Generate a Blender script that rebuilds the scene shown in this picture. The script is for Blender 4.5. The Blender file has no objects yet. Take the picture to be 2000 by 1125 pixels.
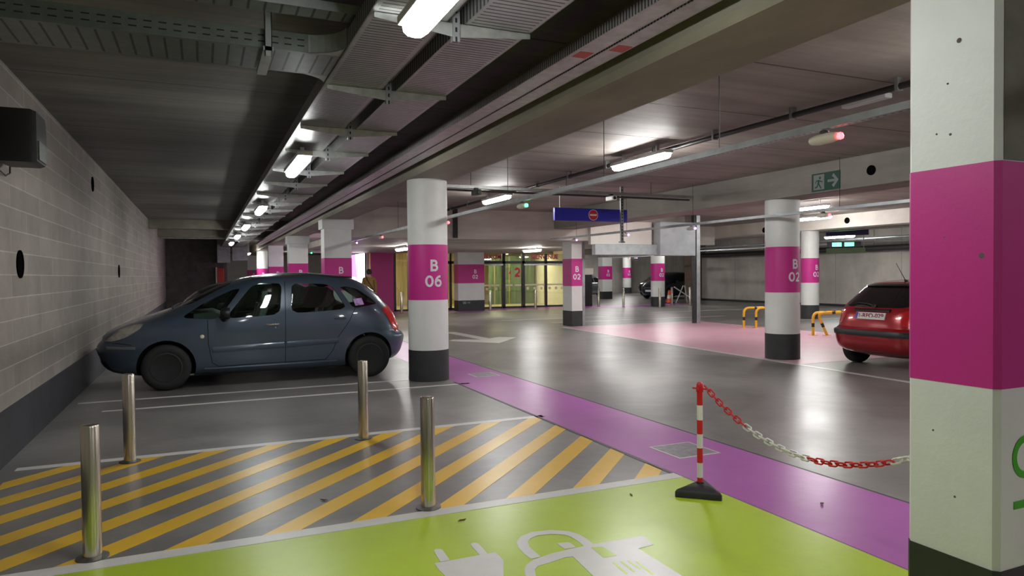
import bpy, bmesh, math, random
from mathutils import Vector, Matrix
from mathutils.geometry import tessellate_polygon
random.seed(7)
PI = math.pi
SC = bpy.context.scene
COL = SC.collection

# ------------------------------------------------------------------ camera, world, exposure
cam_d = bpy.data.cameras.new('camera')
cam = bpy.data.objects.new('camera', cam_d)
COL.objects.link(cam)
cam_d.sensor_fit = 'HORIZONTAL'
cam_d.sensor_width = 36.0
cam_d.lens = 36.0 * 1356.6 / 2000.0
cam_d.clip_start = 0.02
cam_d.clip_end = 200
_yaw, _pitch, _roll = math.radians(24.045), math.radians(-1.123), math.radians(-0.517)
_f = Vector((math.sin(_yaw) * math.cos(_pitch), math.cos(_yaw) * math.cos(_pitch), math.sin(_pitch)))
_r = Vector((math.cos(_yaw), -math.sin(_yaw), 0))
_u = _r.cross(_f)
_r2 = _r * math.cos(_roll) + _u * math.sin(_roll)
_u2 = -_r * math.sin(_roll) + _u * math.cos(_roll)
cam.matrix_world = Matrix(((_r2.x, _u2.x, -_f.x, 0), (_r2.y, _u2.y, -_f.y, 0), (_r2.z, _u2.z, -_f.z, 1.5), (0, 0, 0, 1)))
SC.camera = cam
W = bpy.data.worlds.new('world')
SC.world = W
W.use_nodes = True
W.node_tree.nodes['Background'].inputs[0].default_value = (0.02, 0.02, 0.022, 1)
W.node_tree.nodes['Background'].inputs[1].default_value = 1.0
SC.view_settings.view_transform = 'Standard'
SC.view_settings.look = 'None'
SC.view_settings.exposure = 1.3
SC.view_settings.gamma = 1.0
SC.cycles.sample_clamp_indirect = 6.0
SC.cycles.max_bounces = 10
SC.cycles.diffuse_bounces = 6
LAMP = 25.0          # strength of the tube lamps' diffusers


# ------------------------------------------------------------------ materials
MATS = {}


def newmat(name):
    m = bpy.data.materials.new(name)
    m.use_nodes = True
    return m, m.node_tree, m.node_tree.nodes['Principled BSDF']


def N(nt, t, **kw):
    n = nt.nodes.new(t)
    for k, v in kw.items():
        setattr(n, k, v)
    return n


def ramp(nt, fac, stops):
    r = N(nt, 'ShaderNodeValToRGB')
    el = r.color_ramp.elements
    while len(el) < len(stops):
        el.new(0.5)
    for e, (p, c) in zip(el, stops):
        e.position = p
        e.color = (*c, 1) if len(c) == 3 else c
    nt.links.new(fac, r.inputs[0])
    return r.outputs[0]


def noise(nt, scale, detail=4, rough=0.55, stretch=None, dist=0.0):
    tc = N(nt, 'ShaderNodeTexCoord')
    src = tc.outputs['Object']
    if stretch:
        mp = N(nt, 'ShaderNodeMapping')
        mp.inputs['Scale'].default_value = stretch
        nt.links.new(src, mp.inputs[0])
        src = mp.outputs[0]
    n = N(nt, 'ShaderNodeTexNoise')
    n.inputs['Scale'].default_value = scale
    n.inputs['Detail'].default_value = detail
    n.inputs['Roughness'].default_value = rough
    n.inputs['Distortion'].default_value = dist
    nt.links.new(src, n.inputs['Vector'])
    return n.outputs['Fac']


def mixc(nt, fac, a, b, mode='MIX'):
    m = N(nt, 'ShaderNodeMix', data_type='RGBA', blend_type=mode)
    for sock, v in ((m.inputs[0], fac), (m.inputs[6], a), (m.inputs[7], b)):
        if hasattr(v, 'links') or isinstance(v, bpy.types.NodeSocket):
            nt.links.new(v, sock)
        elif isinstance(v, (int, float)):
            sock.default_value = v
        else:
            sock.default_value = (*v, 1)
    return m.outputs[2]


def math_n(nt, op, a, b=None, c=None):
    m = N(nt, 'ShaderNodeMath', operation=op)
    for i, v in enumerate((a, b, c)):
        if v is None:
            continue
        if isinstance(v, (int, float)):
            m.inputs[i].default_value = v
        else:
            nt.links.new(v, m.inputs[i])
    return m.outputs[0]


def simple(name, col, rough=0.5, metal=0.0, var=0.0, vscale=6.0, bump=0.0, bscale=40.0, coat=0.0, spec=0.5, stretch=None, rvar=0.0):
    if name in MATS:
        return MATS[name]
    m, nt, b = newmat(name)
    b.inputs['Base Color'].default_value = (*col, 1)
    b.inputs['Roughness'].default_value = rough
    b.inputs['Metallic'].default_value = metal
    b.inputs['Coat Weight'].default_value = coat
    b.inputs['Coat Roughness'].default_value = 0.05
    b.inputs['Specular IOR Level'].default_value = spec
    if var:
        f = noise(nt, vscale, 5, 0.6, stretch)
        lo = tuple(c * (1 - var) for c in col)
        hi = tuple(min(1, c * (1 + var)) for c in col)
        nt.links.new(ramp(nt, f, [(0.3, lo), (0.7, hi)]), b.inputs['Base Color'])
        if rvar:
            r = math_n(nt, 'MULTIPLY_ADD', f, rvar, rough - rvar / 2)
            nt.links.new(r, b.inputs['Roughness'])
    if bump:
        bn = N(nt, 'ShaderNodeBump')
        bn.inputs['Strength'].default_value = bump
        bn.inputs['Distance'].default_value = 0.01
        nt.links.new(noise(nt, bscale, 4), bn.inputs['Height'])
        nt.links.new(bn.outputs[0], b.inputs['Normal'])
    MATS[name] = m
    return m


def emit(name, col, strength):
    if name in MATS:
        return MATS[name]
    m, nt, b = newmat(name)
    b.inputs['Base Color'].default_value = (0.8, 0.8, 0.8, 1)
    b.inputs['Emission Color'].default_value = (*col, 1)
    b.inputs['Emission Strength'].default_value = strength
    MATS[name] = m
    return m


def floor_like(name, col, dark, rough=0.27, stain=0.5, spec=0.75):
    """Power-floated, sealed concrete or paint on it: cloudy colour, blotchy gloss, gently uneven."""
    m, nt, b = newmat(name)
    big = noise(nt, 0.55, 6, 0.62, None, 0.6)
    fine = noise(nt, 7.0, 6, 0.65)
    c1 = ramp(nt, big, [(0.30, dark), (0.68, col)])
    c2 = ramp(nt, fine, [(0.25, (0.72, 0.72, 0.72)), (0.6, (1, 1, 1)), (0.85, (1.0, 1.0, 1.0))])
    c = mixc(nt, stain, c1, c2, 'MULTIPLY')
    sm = noise(nt, 24.0, 3, 0.5)
    sp = ramp(nt, sm, [(0.70, (1, 1, 1)), (0.78, (0.55, 0.53, 0.5))])
    c = mixc(nt, 0.25, c, sp, 'MULTIPLY')
    nt.links.new(c, b.inputs['Base Color'])
    mid = noise(nt, 1.1, 2, 0.45)
    r = math_n(nt, 'MULTIPLY_ADD', mid, 0.14, 0.262)
    nt.links.new(r, b.inputs['Roughness'])
    b.inputs['Specular IOR Level'].default_value = spec
    bn = N(nt, 'ShaderNodeBump')
    bn.inputs['Strength'].default_value = 0.35
    bn.inputs['Distance'].default_value = 0.012
    nt.links.new(noise(nt, 3.0, 3, 0.55), bn.inputs['Height'])
    nt.links.new(bn.outputs[0], b.inputs['Normal'])
    MATS[name] = m
    return m


M_floor = floor_like('sealed_concrete', (0.265, 0.25, 0.24), (0.125, 0.119, 0.113), 0.25)
M_green = floor_like('green_floor_paint', (0.45, 0.60, 0.02), (0.38, 0.52, 0.015), 0.25, 0.2)
M_purple = floor_like('purple_floor_paint', (0.44, 0.11, 0.44), (0.36, 0.085, 0.36), 0.25, 0.2)
M_pink = floor_like('worn_pink_floor_paint', (0.74, 0.42, 0.52), (0.60, 0.32, 0.41), 0.25, 0.35)
M_yellow = floor_like('yellow_floor_paint', (0.86, 0.52, 0.02), (0.72, 0.42, 0.015), 0.33, 0.2)
M_white = floor_like('white_floor_paint', (0.72, 0.70, 0.68), (0.55, 0.53, 0.51), 0.36, 0.3)
M_tar = simple('dark_joint_filler', (0.03, 0.028, 0.028), 0.5)


def concrete(name, lo, hi, axis, joint=None, joint_dark=0.25, rough=0.55, streak=(0.35, 6.0, 6.0)):
    """Cast concrete with board streaks along one axis and optional dark panel joints every `joint` metres of that axis."""
    m, nt, b = newmat(name)
    st = noise(nt, 1.0, 6, 0.62, streak, 0.2)
    bl = noise(nt, 0.8, 5, 0.6)
    c = ramp(nt, st, [(0.28, lo), (0.72, hi)])
    c = mixc(nt, 0.55, c, ramp(nt, bl, [(0.3, (0.55, 0.55, 0.55)), (0.7, (1.15, 1.13, 1.1))]), 'MULTIPLY')
    if joint:
        tc = N(nt, 'ShaderNodeTexCoord')
        sx = N(nt, 'ShaderNodeSeparateXYZ')
        nt.links.new(tc.outputs['Object'], sx.inputs[0])
        v = sx.outputs['XYZ'.index(axis)]
        md = math_n(nt, 'FLOORED_MODULO', v, joint)
        ln = math_n(nt, 'LESS_THAN', md, 0.022)
        c = mixc(nt, ln, c, tuple(x * joint_dark for x in lo))
    nt.links.new(c, b.inputs['Base Color'])
    b.inputs['Roughness'].default_value = rough
    bn = N(nt, 'ShaderNodeBump')
    bn.inputs['Strength'].default_value = 0.3
    bn.inputs['Distance'].default_value = 0.01
    nt.links.new(noise(nt, 14, 5), bn.inputs['Height'])
    nt.links.new(bn.outputs[0], b.inputs['Normal'])
    MATS[name] = m
    return m


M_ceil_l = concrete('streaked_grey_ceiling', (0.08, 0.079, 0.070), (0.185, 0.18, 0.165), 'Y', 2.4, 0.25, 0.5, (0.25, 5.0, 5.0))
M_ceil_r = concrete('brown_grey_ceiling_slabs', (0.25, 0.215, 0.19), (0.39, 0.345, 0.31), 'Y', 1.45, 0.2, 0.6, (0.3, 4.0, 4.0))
M_beam = concrete('beam_concrete', (0.20, 0.183, 0.145), (0.32, 0.293, 0.235), 'Y', None, 0.3, 0.6, (2.0, 0.5, 3.0))
M_wallc = concrete('rough_wall_concrete', (0.46, 0.43, 0.40), (0.66, 0.62, 0.58), 'Y', 3.1, 0.6, 0.7, (2.0, 0.9, 0.5))
M_lintel = concrete('lintel_concrete', (0.42, 0.37, 0.33), (0.58, 0.53, 0.48), 'X', None, 0.3, 0.6, (0.5, 2.0, 3.0))
M_pale = simple('pale_painted_concrete', (0.74, 0.69, 0.63), 0.6, var=0.12, vscale=1.5)


def blocks():
    m, nt, b = newmat('concrete_blockwork')
    tc = N(nt, 'ShaderNodeTexCoord')
    sx = N(nt, 'ShaderNodeSeparateXYZ')
    nt.links.new(tc.outputs['Object'], sx.inputs[0])
    cb = N(nt, 'ShaderNodeCombineXYZ')
    nt.links.new(sx.outputs['Y'], cb.inputs['X'])
    nt.links.new(sx.outputs['Z'], cb.inputs['Y'])
    br = N(nt, 'ShaderNodeTexBrick')
    nt.links.new(cb.outputs[0], br.inputs['Vector'])
    br.inputs['Scale'].default_value = 1.0
    br.inputs['Brick Width'].default_value = 1.19
    br.inputs['Row Height'].default_value = 0.192
    br.inputs['Mortar Size'].default_value = 0.008
    br.inputs['Mortar Smooth'].default_value = 0.6
    br.inputs['Bias'].default_value = -0.2
    br.inputs['Color1'].default_value = (0.285, 0.25, 0.228, 1)
    br.inputs['Color2'].default_value = (0.23, 0.20, 0.182, 1)
    br.inputs['Mortar'].default_value = (0.40, 0.365, 0.335, 1)
    bl = noise(nt, 2.2, 6, 0.65)
    c = mixc(nt, 0.6, br.outputs['Color'], ramp(nt, bl, [(0.3, (0.6, 0.6, 0.6)), (0.7, (1.1, 1.1, 1.1))]), 'MULTIPLY')
    nt.links.new(c, b.inputs['Base Color'])
    b.inputs['Roughness'].default_value = 0.8
    bn = N(nt, 'ShaderNodeBump')
    bn.inputs['Strength'].default_value = 0.5
    bn.inputs['Distance'].default_value = 0.006
    h = math_n(nt, 'MULTIPLY_ADD', br.outputs['Fac'], -0.6, noise(nt, 60, 3))
    nt.links.new(h, bn.inputs['Height'])
    nt.links.new(bn.outputs[0], b.inputs['Normal'])
    return m


M_block = blocks()


def perforated(name, along, pitch, slot, side_lo, side_hi, col=(0.46, 0.47, 0.46), rough=0.38, cross='X', mid=0.0):
    """Galvanised sheet with punched slots: period `pitch` along one axis, slot fraction `slot`, only where the cross coordinate is in a band."""
    m, nt, b = newmat(name)
    tc = N(nt, 'ShaderNodeTexCoord')
    sx = N(nt, 'ShaderNodeSeparateXYZ')
    nt.links.new(tc.outputs['Object'], sx.inputs[0])
    a = math_n(nt, 'FLOORED_MODULO', sx.outputs[along], pitch)
    s1 = math_n(nt, 'LESS_THAN', a, slot * pitch)
    cpos = math_n(nt, 'ABSOLUTE', math_n(nt, 'SUBTRACT', sx.outputs[cross], mid))
    s2 = math_n(nt, 'LESS_THAN', cpos, side_hi)
    s3 = math_n(nt, 'GREATER_THAN', cpos, side_lo)
    f = math_n(nt, 'MULTIPLY', math_n(nt, 'MULTIPLY', s1, s2), s3)
    n1 = noise(nt, 9, 5, 0.7)
    base = ramp(nt, n1, [(0.3, tuple(c * 0.72 for c in col)), (0.7, col)])
    nt.links.new(mixc(nt, f, base, (0.015, 0.015, 0.016)), b.inputs['Base Color'])
    nt.links.new(math_n(nt, 'MULTIPLY', math_n(nt, 'SUBTRACT', 1.0, f), 0.85), b.inputs['Metallic'])
    b.inputs['Roughness'].default_value = rough
    MATS[name] = m
    return m


M_galv = simple('galvanised_steel', (0.50, 0.51, 0.50), 0.38, 0.8, var=0.22, vscale=9)
M_galvd = simple('dull_galvanised_steel', (0.36, 0.38, 0.39), 0.42, 0.6, var=0.2, vscale=5)
M_stain = simple('brushed_stainless', (0.62, 0.58, 0.50), 0.24, 1.0, var=0.12, vscale=3, stretch=(30, 30, 1))
M_black = simple('black_plastic', (0.012, 0.012, 0.013), 0.45)
M_blackr = simple('black_rubber', (0.018, 0.018, 0.019), 0.6, var=0.2, vscale=30)
M_pipe = simple('black_pipe', (0.03, 0.03, 0.032), 0.45)
M_band = simple('charcoal_base_paint', (0.030, 0.033, 0.034), 0.5, var=0.2, vscale=5)
M_wallband = simple('dark_grey_wall_paint', (0.032, 0.033, 0.040), 0.6, var=0.25, vscale=3)
M_colw = simple('white_column_paint', (0.74, 0.75, 0.73), 0.5, var=0.05, vscale=2.5, bump=0.15, bscale=30)
M_mag = simple('magenta_column_paint', (0.55, 0.024, 0.25), 0.45, var=0.05, vscale=3, bump=0.1, bscale=30)
M_letter = simple('white_letter_paint', (0.78, 0.72, 0.78), 0.5, var=0.12, vscale=40)
M_lampbody = simple('light_grey_lamp_housing', (0.62, 0.63, 0.65), 0.4)
M_tube = emit('lit_diffuser', (0.98, 1.0, 0.97), LAMP)
M_tube2 = emit('bright_lit_diffuser', (1.0, 0.99, 0.96), LAMP * 1.7)
M_red = simple('signal_red_plastic', (0.62, 0.018, 0.022), 0.35)
M_whitep = simple('white_plastic', (0.78, 0.78, 0.75), 0.35)
M_yellowp = simple('yellow_barrier_paint', (0.80, 0.42, 0.02), 0.35)
M_blue = simple('royal_blue_sign_face', (0.03, 0.03, 0.42), 0.4)
M_exitg = simple('dark_green_sign_face', (0.009, 0.060, 0.042), 0.4)
M_exitw = simple('dimmed_white_sign_print', (0.22, 0.235, 0.225), 0.5)  # sign white and green darkened in the colour to look dimly lit
M_beige = simple('beige_plastic', (0.66, 0.62, 0.52), 0.4)


# ------------------------------------------------------------------ mesh helpers
class MB:
    def __init__(s):
        s.v, s.f, s.m = [], [], []

    def face(s, pts, mi=0):
        i = len(s.v)
        s.v += [tuple(p) for p in pts]
        s.f.append(tuple(range(i, i + len(pts))))
        s.m.append(mi)

    def box(s, x0, y0, z0, x1, y1, z1, mi=0):
        i = len(s.v)
        s.v += [(x, y, z) for z in (z0, z1) for y in (y0, y1) for x in (x0, x1)]
        for q in ((0, 2, 3, 1), (4, 5, 7, 6), (0, 1, 5, 4), (2, 6, 7, 3), (0, 4, 6, 2), (1, 3, 7, 5)):
            s.f.append(tuple(i + k for k in q))
            s.m.append(mi)
        return s

    def rings(s, rings, mi=0, closed=True, cap=True):
        i = len(s.v)
        n = len(rings[0])
        for r in rings:
            s.v += [tuple(p) for p in r]
        for a in range(len(rings) - 1):
            for k in range(n if closed else n - 1):
                k2 = (k + 1) % n
                s.f.append((i + a * n + k, i + a * n + k2, i + (a + 1) * n + k2, i + (a + 1) * n + k))
                s.m.append(mi)
        if cap and closed:
            s.f.append(tuple(i + k for k in range(n))[::-1])
            s.f.append(tuple(i + (len(rings) - 1) * n + k for k in range(n)))
            s.m += [mi, mi]
        return s

    def cyl(s, p0, p1, r0, r1=None, n=24, mi=0, cap=True):
        r1 = r0 if r1 is None else r1
        return s.tube([p0, p1], [r0, r1], n, mi, cap)

    def tube(s, path, r, n=10, mi=0, cap=True, closed=False):
        P = [Vector(p) for p in path]
        R = r if isinstance(r, (list, tuple)) else [r] * len(P)
        rings = []
        up = None
        for k, p in enumerate(P):
            if closed:
                t = (P[(k + 1) % len(P)] - P[k - 1]).normalized()
            else:
                t = (P[min(k + 1, len(P) - 1)] - P[max(k - 1, 0)]).normalized()
            if up is None:
                up = Vector((0, 0, 1)) if abs(t.z) < 0.9 else Vector((1, 0, 0))
            a = (up - t * up.dot(t)).normalized()
            up = a
            b = t.cross(a)
            rings.append([p + (a * math.cos(2 * PI * j / n) + b * math.sin(2 * PI * j / n)) * R[k] for j in range(n)])
        if closed:
            rings.append(rings[0])
        return s.rings(rings, mi, True, cap and not closed)

    def lathe(s, prof, n=32, c=(0, 0, 0), mi=0, axis='Z', cap=True):
        rings = []
        for (r, h) in prof:
            ring = []
            for k in range(n):
                a = 2 * PI * k / n
                if axis == 'Z':
                    ring.append((c[0] + r * math.cos(a), c[1] + r * math.sin(a), c[2] + h))
                elif axis == 'Y':
                    ring.append((c[0] + r * math.sin(a), c[1] + h, c[2] + r * math.cos(a)))
                else:
                    ring.append((c[0] + h, c[1] + r * math.cos(a), c[2] + r * math.sin(a)))
            rings.append(ring)
        return s.rings(rings, mi, True, cap)

    def prism(s, poly, a0, a1, fn, mi=0):
        """poly: 2D points; fn(x, y, a) -> 3D; extruded from a0 to a1."""
        n = len(poly)
        i = len(s.v)
        s.v += [tuple(fn(x, y, a0)) for x, y in poly] + [tuple(fn(x, y, a1)) for x, y in poly]
        tris = tessellate_polygon([[Vector((x, y, 0)) for x, y in poly]])
        for t in tris:
            s.f.append(tuple(i + k for k in t))
            s.f.append(tuple(i + n + k for k in t[::-1]))
            s.m += [mi, mi]
        for k in range(n):
            k2 = (k + 1) % n
            s.f.append((i + k, i + k2, i + n + k2, i + n + k))
            s.m.append(mi)
        return s

    def build(s, name, mats, parent=None, smooth=None, bevel=0.0, center=False, recalc=True):
        me = bpy.data.meshes.new(name)
        off = Vector((0, 0, 0))
        if center and s.v:
            xs, ys, zs = zip(*s.v)
            off = Vector(((min(xs) + max(xs)) / 2, (min(ys) + max(ys)) / 2, min(zs)))
        me.from_pydata([tuple(Vector(p) - off) for p in s.v], [], s.f)
        ml = mats if isinstance(mats, (list, tuple)) else [mats]
        for m in ml:
            me.materials.append(m)
        if len(ml) > 1:
            me.polygons.foreach_set('material_index', s.m)
        if recalc:
            bm = bmesh.new()
            bm.from_mesh(me)
            bmesh.ops.remove_doubles(bm, verts=bm.verts, dist=1e-5)
            bmesh.ops.recalc_face_normals(bm, faces=bm.faces)
            bm.to_mesh(me)
            bm.free()
        if smooth is not None:
            me.polygons.foreach_set('use_smooth', [True] * len(me.polygons))
            me.set_sharp_from_angle(angle=math.radians(smooth))
        me.update()
        o = bpy.data.objects.new(name, me)
        o.location = off
        COL.objects.link(o)
        if parent is not None:
            o.parent = parent
        if bevel:
            bv = o.modifiers.new('bevel', 'BEVEL')
            bv.width = bevel
            bv.segments = 2
            bv.limit_method = 'ANGLE'
        return o


def tag(o, label, cat, group=None, kind='thing'):
    if label:
        o['label'] = label
    if cat:
        o['category'] = cat
    if group:
        o['group'] = group
    if kind:
        o['kind'] = kind
    return o


def thing(name, label, cat, loc=(0, 0, 0), rz=0.0, group=None, kind='thing'):
    o = bpy.data.objects.new(name, None)
    o.empty_display_size = 0.2
    COL.objects.link(o)
    o.location = loc
    o.rotation_euler = (0, 0, rz)
    return tag(o, label, cat, group, kind)


def copy_tree(o, parent=None):
    c = o.copy()
    COL.objects.link(c)
    if parent is not None:
        c.parent = parent
    for ch in list(o.children):
        copy_tree(ch, c)
    return c


def again(proto, loc, label, group=None, rz=None):
    c = copy_tree(proto)
    c.location = loc
    c['label'] = label
    if group:
        c['group'] = group
    if rz is not None:
        c.rotation_euler = (0, 0, rz)
    return c


def struct(name, mb, m, **kw):
    o = mb.build(name, m, **kw)
    o['kind'] = 'structure'
    return o


# ------------------------------------------------------------------ lettering from strokes
def arc(cx, cy, rx, ry, a0, a1, n=14):
    return [(cx + rx * math.cos(math.radians(a0 + (a1 - a0) * k / n)), cy + ry * math.sin(math.radians(a0 + (a1 - a0) * k / n))) for k in range(n + 1)]


GLYPH = {
    'B': [[(0.12, 0.0), (0.12, 0.25), (0.12, 0.5), (0.12, 0.75), (0.12, 1.0)],
          [(0.12, 0.9), (0.30, 0.9)] + arc(0.36, 0.71, 0.19, 0.19, 90, -90) + [(0.12, 0.52)],
          [(0.12, 0.52), (0.34, 0.52)] + arc(0.40, 0.31, 0.21, 0.21, 90, -90) + [(0.12, 0.10)]],
    '0': [arc(0.37, 0.5, 0.27, 0.40, 0, 360, 28)],
    '6': [arc(0.36, 0.34, 0.25, 0.24, 0, 360, 24), arc(0.52, 0.36, 0.41, 0.54, 180, 82, 12)],
    '2': [arc(0.34, 0.66, 0.23, 0.24, 165, -35, 16) + [(0.40, 0.38), (0.25, 0.24), (0.11, 0.10)], [(0.06, 0.10), (0.25, 0.10), (0.45, 0.10), (0.62, 0.10)]],
    '-': [[(0.08, 0.45), (0.30, 0.45)]],
}


def ribbon(mb, pts, w, fn, mi=0, lift=0.0, layer=0.0004):
    """Flat stroke of width w along 2D pts, mapped to 3D by fn(x, y)."""
    n = len(pts)
    closed = n > 3 and math.dist(pts[0], pts[-1]) < 1e-6
    L, Rr = [], []
    for k in range(n):
        if closed:
            a, b = pts[(k - 1) % (n - 1)], pts[(k + 1) % (n - 1)]
        else:
            a, b = pts[max(k - 1, 0)], pts[min(k + 1, n - 1)]
        dx, dy = b[0] - a[0], b[1] - a[1]
        d = math.hypot(dx, dy) or 1
        nx, ny = -dy / d * w / 2, dx / d * w / 2
        L.append((pts[k][0] + nx, pts[k][1] + ny))
        Rr.append((pts[k][0] - nx, pts[k][1] - ny))
    for k in range(n - 1):
        mb.face([fn(*L[k]), fn(*L[k + 1]), fn(*Rr[k + 1]), fn(*Rr[k])], mi)


def glyphs(mb, text, h, fn, stroke=0.19, gap=0.80):
    """text centred at x=0, from y=0 to y=h."""
    wid = gap * len(text) * h
    for i, ch in enumerate(text):
        ox = -wid / 2 + i * gap * h + 0.03 * h
        for j, st in enumerate(GLYPH[ch]):
            ribbon(mb, [(ox + x * h, y * h) for x, y in st], stroke * h, lambda x, y, j=j: fn(x, y, j * 0.0004))


def font_text(name, body, size, mat, parent, matrix, bold=0.0, depth=0.001):
    cu = bpy.data.curves.new(name, 'FONT')
    cu.body = body
    cu.size = size
    cu.align_x = 'CENTER'
    cu.align_y = 'CENTER'
    cu.offset = bold
    cu.extrude = depth
    tmp = bpy.data.objects.new('tmp', cu)
    COL.objects.link(tmp)
    dg = bpy.context.evaluated_depsgraph_get()
    me = bpy.data.meshes.new_from_object(tmp.evaluated_get(dg))
    bpy.data.objects.remove(tmp)
    me.transform(matrix)
    me.materials.clear()
    me.materials.append(mat)
    o = bpy.data.objects.new(name, me)
    COL.objects.link(o)
    o.parent = parent
    return o


def frame_m(origin, xdir, ydir):
    x, y = Vector(xdir).normalized(), Vector(ydir).normalized()
    z = x.cross(y)
    return Matrix(((x.x, y.x, z.x, origin[0]), (x.y, y.y, z.y, origin[1]), (x.z, y.z, z.z, origin[2]), (0, 0, 0, 1)))


# ------------------------------------------------------------------ the shell
XL = -1.48
ZL, ZR = 3.30, 3.20
struct('floor', MB().box(-2.0, -7, -0.2, 42, 60, 0), M_floor)
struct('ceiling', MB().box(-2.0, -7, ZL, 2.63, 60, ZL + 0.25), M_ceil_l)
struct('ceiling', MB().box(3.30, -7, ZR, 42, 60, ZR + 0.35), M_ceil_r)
struct('wall_left', MB().box(XL - 0.3, -7, 0.44, XL, 34.7, ZL), M_block)
struct('baseboard_left', MB().box(XL - 0.3, -7, 0, XL + 0.012, 34.7, 0.44), M_wallband)
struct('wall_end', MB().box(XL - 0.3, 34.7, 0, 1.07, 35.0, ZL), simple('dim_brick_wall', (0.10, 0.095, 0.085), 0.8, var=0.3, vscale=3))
struct('wall_passage', MB().box(0.9, 35.0, 0, 1.07, 58, ZL), M_wallc)
struct('wall_back', MB().box(0.9, 58, 0, 16, 58.3, ZL), M_pale)
struct('wall_rear', MB().box(-2, -7.3, 0, 42, -7, ZL), M_wallc)
struct('wall_right', MB().box(25.0, -7, 0, 25.3, 30.5, ZR), M_wallc)
struct('wall_pier', MB().box(24.3, 30.5, 0, 25.3, 31.1, ZR), simple('brown_brick_pier', (0.13, 0.09, 0.065), 0.8, var=0.35, vscale=8))
struct('wall_far', MB().box(15.8, 46, 0, 40, 46.3, ZR), M_wallc)
struct('wall_side', MB().box(40, 30.5, 0, 40.3, 46.3, ZR), M_wallc)
struct('wall_corridor', MB().box(25.3, 30.5, 0, 40, 30.8, ZR), M_wallc)
struct('wall_lobby', MB().box(15.7, 28.9, 0, 15.9, 46, ZR), M_pale)
struct('trim_1', MB().box(24.95, -7, 0, 25.0, 30.5, 0.10), M_wallband)

# beams and dropped slabs
b = MB()
b.rings([[(2.63, y, ZL), (2.63, y, 2.90), (2.665, y, 2.85), (3.265, y, 2.85), (3.30, y, 2.90), (3.30, y, ZL)] for y in (-7, 58)], 0)
struct('ceiling_beam', b, M_beam)
struct('ceiling_beam', MB().box(8.87, -7, 2.74, 9.55, 17.0, ZR), concrete('grey_beam_concrete', (0.20, 0.185, 0.165), (0.31, 0.29, 0.26), 'Y', None, 0.3, 0.65, (2.0, 0.5, 3.0)))
struct('ceiling_beam', MB().box(17.4, -7, 2.80, 18.1, 30, ZR), M_pale)
struct('ceiling_lintel', MB().box(3.30, 17.0, 2.43, 13.3, 17.35, ZR), M_lintel)
struct('ceiling_lintel', MB().box(3.30, 17.35, 2.43, 13.3, 28.6, 2.62), M_lintel)
struct('ceiling_lintel', MB().box(9.95, 16.86, 2.32, 12.0, 17.0, 2.98), simple('white_lintel_panel', (0.82, 0.78, 0.72), 0.6, var=0.08, vscale=1.2))
struct('ceiling_lintel', MB().box(13.3, 30.2, 2.45, 25, 30.5, ZR), M_beam)
struct('ceiling_lintel', MB().box(13.3, 20.5, 2.52, 17.4, 20.8, ZR), M_pale)
for y in (24.0, 29.0):
    struct('ceiling_beam', MB().box(XL, y, 3.02, 2.63, y + 0.35, ZL), M_beam)

# round ventilation holes cut in the left wall and right beams (dark sockets)
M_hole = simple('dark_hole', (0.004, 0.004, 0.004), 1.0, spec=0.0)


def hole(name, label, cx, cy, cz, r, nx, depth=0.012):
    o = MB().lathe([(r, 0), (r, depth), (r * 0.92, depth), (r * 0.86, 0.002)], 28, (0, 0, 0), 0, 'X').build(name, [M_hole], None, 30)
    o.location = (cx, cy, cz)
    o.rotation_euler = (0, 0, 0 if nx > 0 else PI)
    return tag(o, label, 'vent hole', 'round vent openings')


hole('vent_hole', 'round dark vent opening in the block wall, low, nearest the grey car bonnet', XL, 7.43, 1.63, 0.125, 1)
hole('vent_hole', 'round dark vent opening in the block wall, low, deeper along the wall', XL, 15.5, 1.63, 0.125, 1)
hole('vent_hole', 'round dark vent opening high in the block wall just under the ceiling', XL, 12.1, 2.91, 0.11, 1)
hole('vent_hole', 'round dark opening in the concrete beam right of the green exit sign', 8.87, 7.08, 2.96, 0.072, -1)
hole('vent_hole', 'round dark opening in the pale beam behind the round B 02 column', 17.4, 14.7, 3.0, 0.09, -1)
hole('vent_hole', 'round dark opening in the pale beam left of the round B 02 column', 17.4, 18.0, 2.92, 0.09, -1)

# ------------------------------------------------------------------ floor paint
E1, E2 = 0.0016, 0.0032


def paint(name, poly, mat, label, cat='floor marking', group=None, z=E1):
    mb = MB()
    mb.prism(poly, 0.0, z, lambda x, y, a: (x, y, a))
    return tag(mb.build(name, mat, center=True), label, cat, group)


def rect(x0, y0, x1, y1):
    return [(x0, y0), (x1, y0), (x1, y1), (x0, y1)]


paint('green_bay_floor', rect(-1.30, 0.6, 3.2, 4.12), M_green, 'glossy lime green painted bay with the white charging symbol', 'painted bay')
paint('purple_path_floor', [(3.2, -6), (4.12, -6), (4.17, 26.2), (21, 26.2), (21, 28.2), (3.25, 28.2)], M_purple, 'purple painted walkway running beside the bays and along the glass entrance', 'painted path')
paint('pink_bay_floor', [(8.84, 8.35), (14.0, 8.35), (14.0, 17.19), (9.285, 17.19)], M_pink, 'worn pink painted bays around the round B 02 column', 'painted bay')
paint('dark_joint_line', [(4.12, -6), (4.145, -6), (4.195, 26.2), (4.17, 26.2)], M_tar, 'thin dark joint along the aisle side of the purple walkway', 'floor joint')
paint('dark_joint_line', [(3.17, 4.2), (3.2, 4.2), (3.215, 9.2), (3.185, 9.2)], M_tar, 'thin dark joint between the hatched strip and the purple walkway', 'floor joint')
G = 'white bay lines'
paint('white_line', rect(-1.40, 4.12, 3.2, 4.235), M_white, 'broad white line between the lime green bay and the yellow hatching', group=G, z=E2)
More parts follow.
